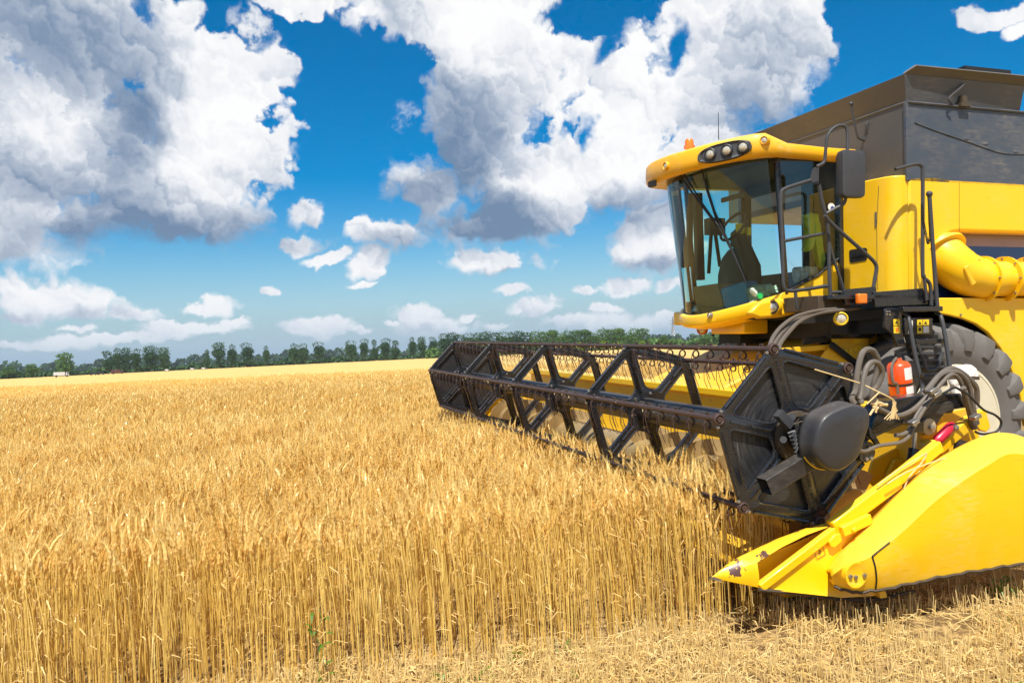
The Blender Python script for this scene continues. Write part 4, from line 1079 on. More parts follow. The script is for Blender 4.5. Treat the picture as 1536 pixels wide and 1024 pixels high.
mb = MB(); mb.tube([at(1068, 484, 3.9), at(1070, 504, 3.9)], [.006, .014], 6); mb.build('marker_rod', M_DARK, cab_o)
# wipers
mb = MB(); A_ = [on_glass(*p, .035) for p in ((1016, 258), (1045, 298), (1077, 340))]; mb.tube(A_, .011, 6)
mb.tube([on_glass(*p, .05) for p in ((1024, 257), (1050, 300), (1077, 338))], .008, 6); mb.tube([on_glass(*p, .04) for p in ((1052, 250), (1060, 285), (1077, 338))], .009, 6)
mb.tube([on_glass(*p, .03) for p in ((1056, 268), (1072, 318), (1098, 375), (1119, 424))], .013, 6); mb.tube([on_glass(*p, .045) for p in ((1077, 338), (1098, 378), (1112, 408))], .007, 6)
mb.build('wiper', M_DARK, cab_o)
# cab interior
mb = MB()
st = [(1080, 415, .17), (1083, 400, .26), (1092, 375, .27), (1102, 352, .23)]
seat = empty('seat', None, cab_o)
c = at(1100, 410, 3.75)
mb.loft([[c + V(.10 * math.cos(t) * k1 + dx, .30 * k1 * math.sin(t), dz) for t in np.linspace(0, 2 * math.pi, 21)[:-1]] for k1, dx, dz in ((.6, 0, -.30), (.95, 0, -.26), (1.0, .02, .0), (.95, .06, .18), (.7, .09, .27), (.2, .1, .30))])
mb.build('backrest', M_SEAT, seat)
mb = MB(); c2 = c + V(.10, 0, .38); mb.loft([[c2 + V(.08 * math.cos(t) * k1, .17 * k1 * math.sin(t), dz) for t in np.linspace(0, 2 * math.pi, 17)[:-1]] for k1, dz in ((.5, -.11), (.95, -.07), (1, 0), (.95, .07), (.5, .11))])
mb.build('headrest', M_SEAT, seat)
mb = MB(); mb.tube([at(1130, 455, 3.25), at(1128, 400, 3.3), at(1108, 345, 3.35)], [.10, .09, .05], 10); mb.tube([at(1100, 340, 3.3) + V(.20 * math.cos(t) * .4, .2 * math.sin(t), .20 * math.cos(t) * .7) for t in np.linspace(0, 6.283, 25)[:-1]], .015, 6, closed=True)
mb.build('steering_column', M_DARK, cab_o)
mb = MB(); mb.box(at(1110, 343, 3.3), (.05, .09, .10)); mb.box(at(1122, 347, 3.3), (.04, .05, .08)); mb.build('column_switch', M_DECAL, cab_o)
mb = MB(); mb.beam(at(1050, 420, 4.3), at(1046, 290, 4.3), .07, .09); mb.beam(at(1034, 400, 4.5), at(1035, 290, 4.5), .05, .06); mb.box(at(1072, 340, 4.1), (.2, .12, .18)); mb.beam(at(1063, 410, 4.2), at(1068, 330, 4.2), .03, .03); mb.beam(at(1080, 400, 4.2), at(1070, 330, 4.2), .03, .03)
mb.build('display_arm', M_OLIVE, cab_o)
mb = MB(); mb.box(at(1100, 296, 3.75), (.03, .44, .05)); mb.build('sun_visor', M_DARK, cab_o)
# mirror over the door, with its tube frame
def px_tube(mbx, lst, y, r, n=8, ox=0, oy=0, sc=1, y1=None, smooth=5):
    k = len(lst); mbx.tube([at(ox + p[0] / sc, oy + p[1] / sc, y if y1 is None else y + (y1 - y) * i / (k - 1)) for i, p in enumerate(lst)], r, n, smooth=smooth)
mb = MB(); Q = dict(ox=1150, oy=220, sc=4.267); yr = 2.38
px_tube(mb, [(280, 215), (200, 240), (120, 268), (92, 300), (92, 450), (100, 600), (104, 780), (110, 890), (140, 922), (250, 912), (390, 890)], yr, .0165, **Q)
px_tube(mb, [(100, 606), (370, 555)], yr, .015, smooth=0, **Q)
px_tube(mb, [(335, 245), (355, 350), (378, 445), (398, 580), (400, 760), (405, 900), (412, 980), (440, 1020), (520, 1030)], yr, .018, **Q)
px_tube(mb, [(395, 580), (420, 690), (495, 920)], yr, .014, smooth=0, **Q); px_tube(mb, [(185, 930), (188, 1010), (200, 1040)], yr, .016, smooth=0, **Q)
px_tube(mb, [(372, 440), (420, 495), (520, 585), (640, 690), (690, 740), (703, 780), (690, 860), (680, 925)], yr - .08, .018, **Q); px_tube(mb, [(405, 935), (460, 930), (530, 940)], yr, .016, smooth=0, **Q)
mb.prism([at(1150 + x / 4.267, 220 + y / 4.267, yr) for x, y in ((300, 140), (335, 120), (335, 240), (315, 245), (278, 215))], YV * .012)
mb.build('door_guard', M_PLAST, combine)
mb = MB(); px_tube(mb, [(1225, 250), (1236, 243), (1238.5, 225), (1241, 204), (1252, 191), (1264, 188.5), (1270.5, 196), (1271, 232)], yr - .08, .0155, y1=yr - .14, smooth=6); mb.build('mirror_arm', M_PLAST, combine); mb = MB(); px_tube(mb, [(1240, 320), (1254, 312), (1266, 305), (1270, 290)], yr - .04, .0155, y1=yr - .14)
mir_arm = mb.build('mirror_arm', M_PLAST, combine)
mb = MB(); c = at(1277.5, 262, yr - .14); mb.loft([[c + V(x * k_, yy, z * k_) for x, z in round_poly([(-.125, -.215), (.125, -.215), (.135, .225), (-.125, .225)], .045)] for yy, k_ in ((-.035, .90), (-.03, .97), (-.005, 1), (.05, .98), (.085, .85), (.095, .6))])
mb.build('mirror', M_PLAST, combine, angle=50)

# ---- platform, ladder, rails ---------------------------------------------------
mb = MB(); mb.box((2.55, 2.42, 1.98), (1.15, .72, .04)); mb.prism([at(x, y, 2.06) for x, y in ((1311, 438), (1385, 432), (1392, 456), (1313, 461))], YV * .03)
mb.beam(at(1265, 446, 2.1), at(1313, 441, 2.1), .04, .14); mb.box((2.1, 2.45, 1.93), (.35, .5, .14), 1)
mb.build('platform', [M_BLK, M_BROWNDK], combine, bevel=.006)
mb = MB(); c = at(1292, 448, 2.02); mb.box(c, (.10, .05, .09)); mb.build('indicator_lamp', M_ORANGE, combine, bevel=.012)
lamp(at(1262, 478, 2.05), V(-.45, -.89, 0), .048, combine, M_DECAL, 'work_lamp')
Z5 = dict(ox=1260, oy=430, sc=5.565)
mb = MB(); px_tube(mb, [(520, 216), (552, 232), (572, 262), (585, 330), (610, 480), (645, 650), (688, 840), (670, 890), (640, 915)], 1.95, .0185, n=10, y1=1.75, **Z5)
px_tube(mb, [(800, 214), (832, 232), (850, 275), (882, 440), (920, 690), (948, 850)], 1.95, .0185, n=10, y1=1.75, **Z5)
ladder = mb.build('ladder', M_PLAST, combine)
for a, b in (((612, 458), (868, 452)), ((668, 744), (915, 735)), ((505, 190), (835, 184))):
    mb = MB(); y_ = 1.9 if a[1] < 700 else 1.8
    mb.beam(at(1260 + a[0] / 5.565, 430 + a[1] / 5.565, y_), at(1260 + b[0] / 5.565, 430 + b[1] / 5.565, y_), .07, .045); mb.build('rung', M_BLK, ladder, bevel=.006)
def zp(lst, y): return [at(1260 + x / 5.565, 430 + y_ / 5.565, y) for x, y_ in lst]
mb = MB(); mb.prism(zp([(372, 190), (400, 178), (500, 180), (516, 220), (520, 360), (552, 500), (480, 500), (440, 395), (374, 340)], 1.98), YV * .03)
mb.prism(zp([(540, 262), (775, 262), (775, 402), (540, 402)], 2.02), YV * .02)
plate = mb.build('ladder_plate', M_BLK, combine, bevel=.006)
mb = MB(); mb.prism(zp([(545, 400), (835, 400), (900, 820), (690, 840), (600, 600)], 2.06), YV * .02); mb.build('ladder_back', M_DARK, combine)
mb = MB()
for k_ in range(4):
    mb.beam(*zp([(590 + 12 * k_ * 1, 500 + 55 * k_), (850 + 12 * k_, 500 + 55 * k_)], 2.03), .03, .022)
px_tube(mb, [(640, 480), (690, 600), (720, 690), (800, 680), (850, 560)], 2.02, .02, **Z5); mb.build('step_hanger', M_PLAST, combine)
def sticker(poly, y, parent, marks):
    mb = MB(); mb.prism(zp(poly, y), YV * .003)
    o = mb.build('warning_decal', M_DECAL, parent)
    mb = MB()
    for m_ in marks: mb.prism(zp(m_, y - .0025), YV * .002)
    mb.build('pictogram', M_INK, o); return o
tri = lambda x, y, s_: [(x - s_, y + s_), (x, y - s_), (x + s_, y + s_)]
sq = lambda x, y, a, b: [(x - a, y - b), (x + a, y - b), (x + a, y + b), (x - a, y + b)]
s1_ = sticker([(446, 270), (500, 270), (504, 388), (450, 388)], 1.975, plate, [tri(473, 295, 12), sq(475, 325, 24, 2)])
mb = MB(); mb.prism(zp(sq(478, 358, 11, 16), 1.9725), YV * .002); mb.build('pictogram', M_ORANGE, s1_)
sticker([(645, 275), (743, 272), (744, 384), (645, 390)], 2.015, plate, [tri(668, 300, 12), tri(716, 298, 12), sq(694, 325, 48, 2), sq(692, 330, 1.5, 55), sq(668, 355, 11, 14)])
mb = MB(); mb.prism(zp([(696, 330), (742, 328), (742, 382), (696, 384)], 2.0115), YV * .002); mb.build('notice', M_WHITE, plate); mb = MB(); mb.prism(zp([(585, 282), (608, 282), (608, 390), (566, 392)], 2.015), YV * .003); mb.build('notice', M_WHITE, plate)
for x, y in ((388, 208), (410, 208), (388, 232), (412, 234)):
    mb = MB(); mb.lathe(at(1260 + x / 5.565, 430 + y / 5.565, 1.98), -YV, [(0, .012), (.01, .01), (.012, 0)], 8); mb.build('plate_bolt', M_ZINC, plate)
mb = MB(); px_tube(mb, [(1343, 254), (1358, 250), (1374, 246.5), (1382, 249), (1384, 258), (1384, 330), (1384, 405), (1386, 416), (1395, 427), (1397, 458)], 2.02, .017, smooth=6)
px_tube(mb, [(1386, 412), (1390, 450)], 2.02, .015, smooth=0); mb.build('handrail', M_PLAST, combine)
mb = MB(); px_tube(mb, [(1394, 292), (1400, 380), (1406, 460)], 1.98, [.019], n=10); mb.ball(at(1394, 291, 1.98), .030); rail2 = mb.build('handrail', M_PLAST, combine)
mb = MB(); ch = catmull([at(x, y, 2.0) for x, y in ((1383, 304), (1385, 330), (1389, 352), (1392, 364), (1395, 352), (1394, 330), (1393, 300))], 6)
for i in range(0, len(ch) - 1):
    a, b = ch[i], ch[i + 1]; d = (b - a).normalized(); s_, u_ = frame_from(d); s_ = s_ if i % 2 else u_
    mid = (a + b) / 2; mb.tube([mid + d * (.019 * math.cos(t)) + s_ * (.010 * math.sin(t)) for t in np.linspace(0, 6.283, 9)[:-1]], .0035, 5, closed=True)
mb.build('chain', M_DARK, rail2)

# ---- yellow bodywork ------------------------------------------------------------
mb = MB()
body = [(2.95, 2.02), (3.26, 2.02), (3.265, 2.33), (3.30, 2.46), (3.38, 2.555), (3.48, 2.60), (3.58, 2.612), (6.2, 2.612), (6.2, 3.13), (3.45, 3.135), (3.36, 3.155), (3.22, 3.15), (2.95, 3.13)]
mb.prism([(x, 2.20, z) for x, z in body], YV * .16)
side = mb.build('side_panel', M_YEL, combine, bevel=.035, seg=4, angle=50)
mb = MB(); plan = [(2.955, 2.20), (2.90, 2.205), (2.85, 2.225), (2.81, 2.262), (2.785, 2.32), (2.765, 2.42), (2.745, 2.58), (2.725, 2.74), (2.71, 2.87), (2.80, 2.88), (2.95, 2.40)]
mb.loft([[V(x, y, z) for x, y in plan] for z in (2.03, 2.5, 3.07, 3.115, 3.13)]); fp = mb.build('front_panel', M_YEL, combine, bevel=.012, angle=45)
def fpt(px, py, off=.004):    # point on the flat front panel (between plan corners (2.765,2.42) and (2.71,2.87))
    n_ = V(-.45, -.055, 0).normalized(); p0 = V(2.765, 2.42, 2.5); d = ray(px, py); return CAM_POS + d * ((p0 - CAM_POS).dot(n_) / d.dot(n_)) + n_ * off
mb = MB(); mb.prism([fpt(*p, .002) for p in round_poly([(1274, 375), (1301, 371), (1301, 390), (1275, 395)], 4)], V(-.004, -.001, 0)); hd = mb.build('handle_recess', M_DARK, fp)
mb = MB(); mb.beam(fpt(1279, 384, .01), fpt(1299, 381, .01), .012, .02); mb.build('handle', M_BLK, hd)
mb = MB(); mb.beam(fpt(1314, 318, .004), fpt(1314, 340, .004), .010, .014); mb.build('hinge', M_ZINC, fp)
mb = MB(); mb.tube([at(1439, 274, 2.199), at(1439, 347, 2.199)], .0022, 4); mb.build('panel_gap', M_DARK, side)
mb = MB(); mb.tube([fpt(1318, 279, 0), fpt(1315, 340, 0), fpt(1316, 434, 0)], .0025, 4); mb.build('panel_gap', M_DARK, fp)
mb = MB(); mb.prism([(3.30, 2.40, 2.0), (6.2, 2.40, 2.0), (6.2, 2.40, 2.50), (3.30, 2.40, 2.50)], YV * .02); mb.prism([(3.30, 2.395, 2.50), (6.2, 2.395, 2.50), (6.2, 2.395, 2.65), (3.30, 2.395, 2.65)], YV * .02, 1)
mb.build('recessed_panel', [M_NAVY, M_LILAC], combine)
arch_ = [at(x, y, 2.12) for x, y in ((1540, 640), (1528, 580), (1514, 545), (1500, 520), (1482, 498), (1465, 486), (1445, 478), (1425, 473), (1409, 470))]
low = [(3.22, 1.972), (6.2, 1.965), (6.2, .75), (4.45, .80)] + [(p.x, p.z) for p in arch_]
mb = MB(); mb.prism([(x, 2.12, z) for x, z in low], YV * .05); mb.build('lower_panel', M_YEL, combine, bevel=.012, seg=3)
mb = MB(); mb.box((4.75, 2.32, 1.955), (3.0, .36, .03)); mb.build('panel_shelf', M_DARK, combine)
mb = MB(); mb.lathe(at(1441, 472, 2.115), -YV, [(0, .012), (.008, .01), (.01, 0)], 8); mb.build('panel_bolt', M_ZINC, combine)
# unloading auger tube with elbow and flanges
mb = MB(); zc_ = 2.155
mb.tube([(6.2, 2.16, zc_), (4.6, 2.16, zc_), (3.86, 2.16, zc_)], .172, 28)
mb.tube([(3.90, 2.16, zc_), (3.78, 2.16, zc_ + .005), (3.66, 2.17, zc_ + .03), (3.55, 2.20, zc_ + .09), (3.47, 2.25, zc_ + .18), (3.43, 2.32, zc_ + .28), (3.42, 2.42, zc_ + .36)], [.19, .195, .205, .21, .21, .205, .20], 28, smooth=3)
aug = mb.build('unloading_auger', M_YEL, combine, angle=60)
mb = MB()
mb.lathe((3.435, 2.29, zc_ + .235), V(-.12, .75, .75), [(0, .20), (0, .262), (.03, .262), (.03, .2)], 32); mb.build('flange', M_YEL, aug)
for x in (3.80, 4.06, 4.35, 4.9):
    mb = MB(); mb.lathe((x, 2.16, zc_), (1, 0, 0), [(0, .17), (0, .222), (.022, .222), (.022, .17)], 28)
    for a in np.linspace(0, 6.283, 9)[:-1]: mb.lathe((x, 2.16 + .198 * math.cos(a), zc_ + .198 * math.sin(a)), (-1, 0, 0), [(0, .012), (.012, .011), (.014, 0)], 6, 1)
    mb.build('flange', [M_YEL, M_ZINC], aug)
mb = MB(); mb.box((3.56, 2.015, zc_ + .06), (.22, .02, .20), rot=Matrix.Rotation(-.5, 3, 'Y')); mb.build('inspection_cover', M_YELOLD, aug, bevel=.01)

# ---- grain tank -------------------------------------------------------------------
mb = MB(); mb.box((4.6, 3.7, 3.44), (3.3, 3.0, .74))
tank = mb.build('grain_tank', M_TANKS, combine, bevel=.012)
mb = MB(); mb.box((2.945, 3.7, 3.44), (.012, 2.97, .73)); mb.build('tank_front', M_TANKF, tank)
mb = MB(); mb.beam((2.938, 2.20, 3.08), (2.938, 2.20, 3.815), .03, .03); mb.tube([(2.94, 2.19, 3.815), (6.2, 2.19, 3.815)], .012, 6); mb.tube([(2.94, 2.19, 3.815), (2.94, 5.2, 3.815)], .012, 6); mb.build('tank_edge', M_TANKS, tank)
ext_b = [V(2.955, 2.215, 3.81), V(4.36, 2.215, 3.81), V(4.36, 5.18, 3.81), V(2.955, 5.18, 3.81)]
ext_t = [V(2.88, 2.15, 4.06), V(4.36, 2.15, 4.06), V(4.36, 5.25, 4.06), V(2.88, 5.25, 4.06)]
mb = MB(); mb.add(ext_b + ext_t, [(0, 1, 5, 4)], 0); mb.add(ext_b + ext_t, [(3, 0, 4, 7), (1, 2, 6, 5), (2, 3, 7, 6)], 1)
ex = mb.build('tank_extension', [M_TANKS, M_TANKF], tank, smooth=False); so = ex.modifiers.new('t', 'SOLIDIFY'); so.thickness = .008
mb = MB(); mb.prism([V(2.90, 2.17, 4.045), V(4.34, 2.17, 4.045), V(4.34, 5.2, 4.045), V(2.90, 5.2, 4.045)], (0, 0, .012))
lid = mb.build('tank_lid', M_TANKF, tank)
mb = MB(); mb.prism([V(2.875, 2.155, 4.062), V(2.96, 2.09, 4.125), V(4.45, 2.06, 4.125), V(4.42, 2.155, 4.062)], V(0, .01, .012)); mb.build('tank_lip', M_TANKF, tank)
mb = MB(); mb.beam(at(1437, 105, 2.2), at(1506, 112, 2.2), .16, .035); mb.build('lid_flap', M_DARK, tank)
mb = MB(); px_tube(mb, [(1277, 155), (1279, 172), (1286, 203), (1291, 209), (1300, 211), (1304, 207), (1302, 198)], 2.75, .011); mb.ball(at(1276.5, 156, 2.75), .022); mb.build('lever', M_PLAST, tank)
mb = MB(); px_tube(mb, [(1318, 180), (1306, 183), (1300, 187), (1304, 205)], 2.7, .012); px_tube(mb, [(1319, 180), (1312, 194), (1304, 206)], 2.7, .010); mb.build('grab_handle', M_PLAST, tank)
mb = MB(); px_tube(mb, [(1447, 126), (1440, 133), (1427, 144), (1424, 150), (1429, 157)], 2.14, .011); mb.build('lever', M_PLAST, tank)
mb = MB(); mb.box(at(1445, 152, 2.17), (.06, .04, .10)); mb.box(at(1446, 158, 2.17), (.12, .05, .03)); mb.build('hinge_block', M_BROWNDK, tank)
mb = MB(); W_ = [at(x, y, 2.196) for x, y in ((1372, 184), (1395, 193), (1420, 202), (1450, 212), (1478, 222), (1500, 229), (1520, 231), (1545, 231))]; mb.tube(catmull(W_, 5), .005, 6)
for x, y in ((1450, 208), (1478, 216), (1524, 228)): mb.ball(at(x, y, 2.20), .022, sc=(1.8, .25, .7))
mb.build('dent_crease', M_TANKS, tank)

# ------------------------------------------------------------------ loose things on and around the machine
def place(o): o.matrix_world = M_ROOT
# fire extinguisher on the header frame
ext = empty('fire_extinguisher', M_ROOT); tag(ext, 'red fire extinguisher with white label strapped upright beside the black ladder', 'fire extinguisher')
YE = .55; b0_, b1_ = at(1353, 596, YE), at(1347, 541, YE); rx = .078
ax_ = (b1_ - b0_); L_ = ax_.length; ax_.normalize()
mb = MB(); mb.lathe(b0_, ax_, [(0, rx * .9), (.015, rx), (L_ * .86, rx), (L_ * .95, rx * .8), (L_, rx * .35), (L_ + .02, rx * .3), (L_ + .02, 0)], 28); cyl_ = mb.build('cylinder', M_RED, ext)
mb = MB(); mb.lathe(b1_ + ax_ * .015, ax_, [(0, .022), (.03, .022), (.03, .012), (.05, .012), (.05, 0)], 12); mb.beam(b1_ + ax_ * .05 + V(-.02, 0, 0), b1_ + ax_ * .06 + V(.06, -.02, .0), .02, .012); mb.beam(b1_ + ax_ * .065 + V(-.02, 0, 0), b1_ + ax_ * .085 + V(.05, -.02, .01), .02, .010)
mb.build('valve', M_DARK, ext)
mb = MB(); s_, u_ = frame_from(ax_)
lab = []
for t, h in ((0, 0),):
    pass
def wrap(a0, a1, h0, h1, r_, n=8):
    m_ = MB(); vs = []
    base = V(1, 0, 0) - ax_ * ax_.x; base.normalize(); oth = ax_.cross(base)
    if oth.y > 0: oth = -oth
    for i in range(n + 1):
        a = a0 + (a1 - a0) * i / n; d = base * math.cos(a) + oth * math.sin(a)
        for h in (h0, h1): vs.append(b0_ + ax_ * (h * L_) + d * r_)
    m_.add(vs, [(2 * i, 2 * i + 1, 2 * i + 3, 2 * i + 2) for i in range(n)]); return m_
wrap(.9, 1.9, .50, .82, rx * 1.012).build('paper_label', M_WHITE, ext); wrap(.9, 1.9, .12, .32, rx * 1.012).build('paper_label', M_WHITE, ext)
mb = wrap(0, 6.283, .34, .40, rx * 1.03, 28); mb.build('strap', M_DARK, ext)
mb = MB(); mb.tube([b1_ + ax_ * .03, b1_ + V(-.09, -.04, -.03), b1_ + V(-.10, -.06, -.14), b0_ + V(-.09, -.05, .10), b0_ + V(-.08, -.05, .03)], .010, 6, smooth=6); mb.build('discharge_hose', M_HOSE, ext)
mb = MB(); mb.box(b0_ - ax_ * .03, (.22, .12, .05)); mb.build('bracket', M_YELOLD, ext, bevel=.006)

# white sack hanging beside the ladder
def cloth_bag(name, outline, y, depth, mat, seed, wrinkle=.012):
    rng = np.random.default_rng(seed); mb = MB(); c = sum((at(*p, y) for p in outline), V(0, 0, 0)) / len(outline)
    ring_ = catmull([at(*p, y) for p in outline], 4, True); rings = []
    for k, dy in ((1.0, depth * .5), (1.02, 0), (.93, -depth * .55), (.75, -depth * .85), (.45, -depth), (.12, -depth * 1.04)):
        rings.append([c + (p - c) * k + V(rng.normal(0, wrinkle * k), dy + rng.normal(0, wrinkle), rng.normal(0, wrinkle * k)) for p in ring_])
    mb.loft(rings); return mb.build(name, mat, None, angle=70, subsurf=1)
o = cloth_bag('plastic_sack', [(1424, 560), (1429, 551), (1440, 549), (1452, 547), (1460, 552), (1463, 566), (1464, 590), (1466, 612), (1452, 618), (1432, 604), (1425, 580)], 1.62, .06, M_SACK, 4)
place(o); tag(o, 'crumpled white sack with a brown tie hanging between the ladder and the tyre', 'sack')
mb = MB(); mb.beam(at(1422, 566, 1.46), at(1468, 567, 1.46), .02, .03); mb.beam(at(1446, 568, 1.46), at(1452, 584, 1.46), .02, .03); t_ = mb.build('tie', M_BROWNDK, o)

# twine over the divider and the reel
def twine(lst, y, name, label):
    mb = MB(); n = len(lst)
    mb.tube([at(a, b, y if not isinstance(y, (list, tuple)) else y[i]) for i, (a, b) in enumerate(lst)], .0045, 5, smooth=5)
    o = mb.build('baling_twine', M_STRAW, None); place(o); tag(o, label, 'twine', 'pale twine strands caught on the header'); return o
twine([(1316, 728), (1345, 706), (1373, 689), (1390, 680), (1382, 694), (1372, 705), (1362, 718), (1356, 733)], -.19, '', 'pale twine strand looped over the yellow divider rail below the strut')
twine([(1330, 726), (1360, 708), (1395, 694), (1432, 683), (1470, 674), (1490, 666)], -.22, '', 'long pale twine strand lying across the top of the yellow end shield')
twine([(1222, 554), (1255, 564), (1290, 575), (1318, 588), (1340, 600), (1342, 612), (1338, 628)], [-.03, -.06, -.1, -.18, -.2, -.2, -.2], '', 'pale twine strand stretched across the top corner of the reel end disc to the hoses')
twine([(1300, 606), (1317, 590), (1320, 588)], -.2, '', 'short pale twine strand tied to the hose above the black drive cover')
mb = MB(); rng = np.random.default_rng(2)
for i in range(16):
    a = at(1341 + rng.normal(0, 1.2), 602 + rng.normal(0, 1), -.2); mb.tube([a, a + V(rng.normal(0, .015), 0, -.05), a + V(rng.normal(0, .03), 0, -.10)], .003, 4)
for i in range(10):
    a = at(1316 + rng.normal(0, 2), 607 + rng.normal(0, 4), -.18); mb.tube([a, a + V(rng.normal(0, .04), 0, rng.normal(0, .03))], .008, 4)
o = mb.build('straw_wisp', M_STRAW, None); place(o); tag(o, 'frayed tuft of straw caught on the hoses behind the black drive cover', 'straw')

# things lying in the cab
o = cloth_bag('hi_vis_vest', [(1203, 322), (1215, 320), (1226, 321), (1230, 340), (1234, 370), (1237, 398), (1227, 402), (1222, 380), (1217, 360), (1215, 376), (1206, 378), (1203, 372), (1207, 352), (1204, 335)], 3.0, .05, M_HIVIS, 9, .006)
place(o); tag(o, 'fluorescent yellow green work vest hanging inside the cab door window', 'vest')
mb = MB(); mb.prism([on_glass(*p, -.06) for p in ((1040, 430), (1076, 425), (1086, 466), (1046, 472))], V(.22, .02, 0))
o = mb.build('cardboard_box', M_CARD, None, bevel=.004); place(o); tag(o, 'brown cardboard box standing behind the lower windscreen of the cab', 'box')
mb = MB(); mb.prism([on_glass(*p, -.08) for p in ((1079, 433), (1118, 420), (1123, 456), (1086, 465))], V(.20, .05, 0))
o = mb.build('blue_bag', M_BLUE, None, bevel=.02); place(o); tag(o, 'blue plastic bag beside the cardboard box behind the windscreen', 'bag')
o = cloth_bag('rubbish_bag', [(1120, 432), (1132, 428), (1148, 427), (1162, 430), (1163, 438), (1150, 446), (1132, 454), (1124, 455)], 3.1, .10, M_PLBAG, 12, .02)
place(o); tag(o, 'pale crumpled plastic bag of bottles at the near corner of the windscreen', 'bag')
mb = MB(); mb.lathe(at(1139, 444, 2.98), -YV, [(0, .03), (.02, .03), (.02, 0)], 12); mb.build('bottle_cap', M_GREENCAP, o)
o = cloth_bag('water_bottle_pack', [(1190, 402), (1205, 400), (1224, 402), (1222, 412), (1206, 418), (1192, 424)], 2.98, .06, M_PLBAG, 15, .012)
place(o); tag(o, 'pale blue plastic wrapped pack low inside the cab door window', 'pack')
mb = MB(); c = at(1247, 311, 2.825); mb.lathe(c, -YV, [(0, .042), (.004, .041), (.004, 0)], 24); s0_ = mb.build('round_sticker', M_WHITE, cab_o)
mb = MB(); mb.lathe(c + V(.008, -.005, -.008), -YV, [(0, .020), (.002, .019), (.002, 0)], 18); mb.build('sticker_emblem', M_NAVY, s0_)

# ------------------------------------------------------------------ trees and far things
def leaf_mat(name, lo, hi):
    mt, nt, out = new_mat(name); geo = nt.node('ShaderNodeNewGeometry'); oi = nt.node('ShaderNodeObjectInfo')
    n = nt.noise(geo.outputs['Position'], .45, 3, .6); f = nt.math('MULTIPLY_ADD', oi.outputs['Random'], .35, nt.math('MULTIPLY_ADD', geo.outputs['Random Per Island'], .45, nt.math('MULTIPLY_ADD', n, .7, -.35)), clamp=True)
    c = nt.mix(f, lo, hi); d = nt.node('ShaderNodeBsdfDiffuse'); t = nt.node('ShaderNodeBsdfTranslucent'); nt.l.new(c, d.inputs[0]); nt.l.new(c, t.inputs[0])
    mx = nt.node('ShaderNodeMixShader'); mx.inputs[0].default_value = .3; nt.l.new(d.outputs[0], mx.inputs[1]); nt.l.new(t.outputs[0], mx.inputs[2]); nt.l.new(mx.outputs[0], out.inputs[0]); return mt
M_LEAFD = leaf_mat('dark_foliage', (.040, .082, .045), (.105, .185, .075))  # bluish lift of distant haze mixed into the leaf colours
M_LEAFL = leaf_mat('light_foliage', (.065, .13, .045), (.17, .29, .085))
M_LEAFY = leaf_mat('yellow_foliage', (.14, .22, .03), (.26, .36, .06))
M_BARK = flat('bark', (.06, .05, .04), .9, var=.3, scale=3)
def crown_mesh(mb, rng, lobes, n, size):
    for _ in range(n):
        cx_, cy_, cz_, rx_, ry_, rz_ = lobes[rng.integers(len(lobes))]
        v = rng.normal(size=3); v /= np.linalg.norm(v); k = rng.uniform(.45, 1.06) ** .6
        p = V(cx_ + v[0] * rx_ * k, cy_ + v[1] * ry_ * k, cz_ + v[2] * rz_ * k); s_ = size * rng.uniform(.5, 1.25)
        a = V(*rng.normal(size=3)).normalized(); b = a.orthogonal().normalized(); b.rotate(Matrix.Rotation(rng.uniform(0, 6.28), 3, a)); c = a.cross(b)
        mb.add([p - b * s_, p + c * s_ * .6 - b * s_ * .1, p + b * s_, p - c * s_ * .6 + a * s_ * .3], [(0, 1, 2, 3)])
def tree_proto(seed, h, wd, kind):
    """tree of height h and crown width wd, standing at the origin"""
    rng = np.random.default_rng(seed); root = empty('tree')
    tr_ = MB(); th = h * (.17 if kind != 'bush' else .1)
    tr_.tube([(0, 0, -.3), (.1, 0, th * .6), (0, .1, th), (.1, 0, h * .75)], [.22, .17, .14, .05], 7)
    lobes = []; nl = 11 if kind != 'bush' else 6
    for i in range(nl):
        z = rng.uniform(th + h * .04, h * .88); k = 1 - abs((z - h * .62) / (h * .55)) ** 2
        r_ = wd * .5 * (.45 + .45 * max(.1, k)); a = rng.uniform(0, 6.283); e = (wd * .5 - r_) * rng.uniform(.5, 1.1)
        lobes.append((e * math.cos(a), e * math.sin(a), z, r_ * rng.uniform(.6, .95), r_ * rng.uniform(.6, .95), h * .15 * rng.uniform(.7, 1.3)))
        tr_.tube([(0, .05, th * .8), (e * .5 * math.cos(a), e * .5 * math.sin(a), (th + z) / 2), (e * math.cos(a), e * math.sin(a), z)], [.16, .11, .04], 5)
    tr_.build('trunk', M_BARK, root)
    cr = MB(); crown_mesh(cr, rng, lobes, 1800, wd * .043)
    cr.build('crown', {'dark': M_LEAFD, 'light': M_LEAFL, 'young': M_LEAFY, 'bush': M_LEAFL}[kind], root, smooth=False)
    return root
def copy_tree(o):
    c = o.copy(); COL.objects.link(c)
    for ch in o.children:
        k = ch.copy(); COL.objects.link(k); k.parent = c
    return c
DEPTH = 360.0
def base_at(px, dist):
    d = wray(px, 540); t = V(d.x, d.y, 0).normalized() * dist; return V(CAM_W.x + t.x, CAM_W.y + t.y, 0)
protos = {}
used_protos = set()
